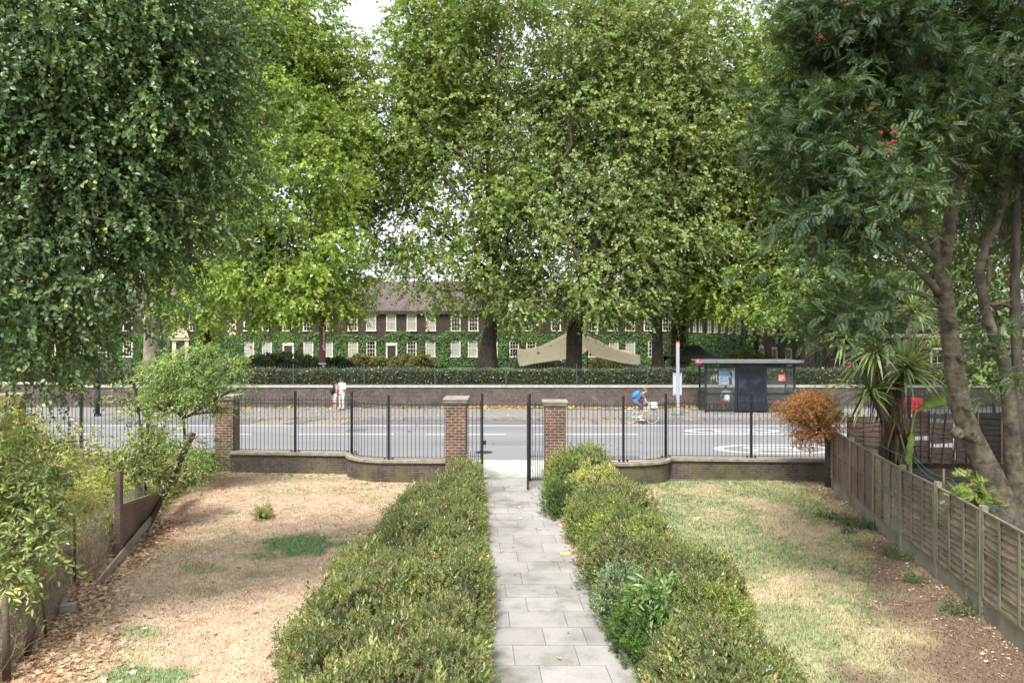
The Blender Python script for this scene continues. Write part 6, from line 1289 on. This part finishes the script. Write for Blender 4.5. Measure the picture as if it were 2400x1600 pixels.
tree('shrub', 'small fern leaved shoot at the foot of the grey rowan trunk', [(Xat(2290, 12.3), 12.3, 0, .012), W(2290, 1200, 12.3) + (.01,), W(2285, 1150, 12.3) + (.006,)], [Bb(2285, 1160, 12.2, 40, 28, .3), Bb(2300, 1140, 12.3, 40, 15, .3)],
     m_leaf('fresh_fern_leaf', [(0, (.14, .22, .05)), (1, (.26, .34, .09))], .35), M_twig, 12, 4, 4, Ltw=.18, ls=.17, tmpl=TP, seed=115, up=.3, **{**SH, 'rc': .08, 'nup': 1.5})
ML_weedd = m_leaf('soil_weed_leaf', [(0, (.05, .10, .05)), (1, (.13, .2, .09))], .25, nscale=3)
WG_ = 'low weeds growing out of the soil by the panel fence'
for px, py, rad, lab in ((1955, 1215, .42, 'spreading low weed by the first concrete boards'), (2005, 1232, .4, 'spreading low weed by the brown fence panels'), (2040, 1238, .25, 'small weed tight against the fence foot'), (2120, 1310, .22, 'small weed on dark soil halfway along the fence'), (2150, 1365, .2, 'round tuft alone on the brown soil'),
        (2255, 1432, .38, 'leafy weed clump beside the tallest visible fence post'), (2085, 1300, .18, 'grey green tuft near the worn lawn edge'), (1992, 1250, .15, 'tiny weed where the lawn turns to soil')):
    c = Gr(px, py); shrub(lab, px, c[1], rad*.85, rad*.55, .09, ML_weedd, int(px*.37), int(300*rad), .095, name='weed', cat='weed', wob=.6, group=WG_, x=c[0])
c = Gr(618, 1213); shrub('small bushy yellow green weed standing alone on the straw lawn', 618, c[1], .19, .17, .24, ML_weed, 9, 140, .11, name='weed', cat='weed', x=c[0])
# long leaved sapling in the right shrubs with two cut stems
tree('sapling', 'long leaved sapling with cut stems among the path shrubs', [(Xat(1520, 10.1), 10.1, 0, .025), W(1521, 1460, 10.1) + (.022,), W(1517, 1405, 10.1) + (.02,)],
     [Bb(1520, 1420, 10, 50, 45, .4), Bb(1560, 1450, 10, 50, 35, .35), Bb(1490, 1400, 10, 30, 40, .25), Bb(1550, 1390, 10.1, 45, 25, .3)], m_leaf('long_leaf', [(0, (.10, .19, .06)), (.8, (.2, .3, .12)), (1, (.34, .42, .26))], .35, spec=.6), M_bark_dark, 26, 6, 6, Ltw=.24, ls=.15, tmpl=T_leaf(.16), seed=116, up=.4, **{**SH, 'cat': 'sapling', 'limbs': False, 'tname': 'stem', 'cname': 'leaves', 'rc': .13, 'droop': .8})
sp2 = MB().tube([(Xat(1578, 9.9), 9.9, .2), W(1580, 1388, 9.9)], [.025, .02], 7).build('cut_stem', M_twig); tag(sp2, 'bare sawn off stem poking out of the shrubs right of the sapling', 'stem')

# ---------------------------------------------------------------- fallen leaves and litter
def m_fall(name, stops): return m_leaf(name, stops, .15, rough=.8, spec=.2, nscale=3, nvar=.1)
MF = m_fall('fallen_leaf', [(0, (.22, .12, .07)), (.35, (.38, .25, .16)), (.75, (.52, .38, .27)), (.93, (.6, .48, .38)), (1, (.5, .25, .10))])
MFy = m_fall('yellow_fallen_leaf', [(0, (.30, .16, .05)), (.5, (.42, .27, .07)), (.85, (.50, .36, .12)), (1, (.35, .16, .06))])
TM = T_maple()
def fallen(name, x, y, z, s, mat, label, seed, tm=TM):
    r = np.random.default_rng(seed); n = len(x); P = np.stack([x, y, z + r.uniform(.004, .02, n)], -1); a = r.uniform(0, 6.28, n)
    D_ = np.stack([np.cos(a), np.sin(a), r.normal(size=n)*.25], -1); N = unit(np.stack([r.normal(size=n)*.35, r.normal(size=n)*.35, 1+0*a], -1)); tv = tm[0].copy(); tv[:, 2] += .35*tv[:, 1]**2 + .12*tv[:, 0]**2
    tag(field(name, P, D_, N, s*r.uniform(.5, 1.3, n), (tv, tm[1]), mat, None, origin=(float(x.mean()), float(y.mean()), 0)), label, 'fallen leaves', kind='stuff')
r = np.random.default_rng(121)
n = 5200; y = r.uniform(7.3, 17, n); x = fx(y) + np.abs(r.normal(size=n))*(.35+.1*np.clip(13.5-y, 0, 6)) * r.choice([1, 1, 1, -.6], n); k = x < path_l(y)-2.6; x, y = x[k], y[k]
fallen('fallen_leaves', x, y, lawn_h(x, y), .085, MF, 'drift of dry brown leaves along the wire mesh and collapsed fence', 1)
n = 900; x = r.uniform(-9, -2.9, n); y = 7 + 14.6*r.random(n); w = fbm(x*1.2, y*1.2, 9); k = (w > .52) | (r.random(n) < .18); x, y = x[k], y[k]
fallen('fallen_leaves', x, y, lawn_h(x, y), .075, MF, 'scattered dry leaves on the straw coloured lawn', 2)
n = 500; t = r.random(n); x = -9 + 6.5*t; y = np.where(x < -4.9, 22.15 + (-x-5)*.06, 20.95) - np.abs(r.normal(size=n))*.35; fallen('fallen_leaves', x, y, lawn_h(x, y), .08, MF, 'dry leaves blown against the curved low wall by the long hedge', 3)
n = 260; x = r.uniform(3.2, 9, n); y = r.uniform(8, 21.1, n); k = x < fence_x(y); fallen('fallen_leaves', x[k], y[k], lawn_h(x[k], y[k]), .06, MF, 'few dry leaves scattered on the greener lawn', 4)
n = 700; y = r.uniform(8, 20.8, n); x = fence_x(y) - np.abs(r.normal(size=n))*.45 - .05; fallen('fallen_leaves', x, y, lawn_h(x, y), .05, MF, 'leaf crumbs on the dark soil along the panel fence', 5, T_quad(.4))
n = 330; y = r.uniform(13, 19.2, n); x = path_r(y) - np.abs(r.normal(size=n))*.10 + .03; fallen('fallen_leaves', x, y, .035+0*x, .085, MF, 'curled pale leaves gathered on the path edge by the shrubs', 6)
n = 46; y = 9 + 11.5*r.random(n)**.6; x = path_l(y) + .1 + 1.8*r.random(n); fallen('fallen_leaves', x, y, .035+0*x, .07, MF, 'few loose leaves lying on the stone slabs', 7)
n = 1500; x = np.concatenate([r.normal(size=900)*2.2, r.uniform(-22, 12, 600)]); x[:900] += 0.2; y = 40.55 - np.abs(r.normal(size=n))*np.where(np.arange(n) < 900, .28, .7); fallen('fallen_leaves', x, y, .01+0*x, .15, MFy, 'yellow leaves heaped at the foot of the long brick wall', 8)
n = 500; x = r.uniform(6, 13, n); y = 40.5 - np.abs(r.normal(size=n))*.5; fallen('fallen_leaves', x, y, .01+0*x, .14, MFy, 'yellow leaves behind the bus stop post', 9)
n = 420; x = r.uniform(-20, 18, n); y = r.uniform(36.3, 40.4, n); fallen('fallen_leaves', x, y, .01+0*x, .12, MF, 'brown leaves scattered over the far pavement', 10)
n = 420; x = r.uniform(-14, 18, n); y = 36.0 - np.abs(r.normal(size=n))*.16; fallen('fallen_leaves', x, y, -.088+0*x, .12, MFy, 'leaves lying in the far gutter', 11)
n = 60; x = r.uniform(-14, 14, n); y = r.uniform(25, 35.5, n); fallen('fallen_leaves', x, y, -.09+0*x, .12, MFy, 'single leaves on the open road', 12)
c = Gr(1325, 1301); tag(MB().obox((c[0], c[1], .045), (1, .05, 0), (-.1, 1, 0), (0, .05, 1), .095, .07, .004).build('paper', m_plain('orange_paper', (.75, .42, .13), .7, 0, .05)), 'square orange paper lying on the slabs', 'paper')
def sticks(n, seed, x0f, label):
    r = np.random.default_rng(seed); y = r.uniform(7.4, 16, n); x = fence_x(y) - .1 - r.random(n)*2.3*np.clip((17-y)/8, .2, 1); a = r.uniform(0, 6.28, n); L_ = r.uniform(.08, .4, n); A = np.stack([x, y, .012+0*x], -1); d = np.stack([np.cos(a), np.sin(a), 0*a], -1)*L_[:, None]
    tag(npmesh('fallen_twigs', *twigmesh(A, A + d*.5 + r.normal(size=(n, 3))*[.02, .02, .004], A + d, .006), m_plain('dry_twig', (.32, .23, .16), .8, 0, .4, 4), None, (7, 11, 0)), label, 'twigs', kind='stuff')
sticks(150, 5, 0, 'dry twigs lying on the brown soil near the panel fence')
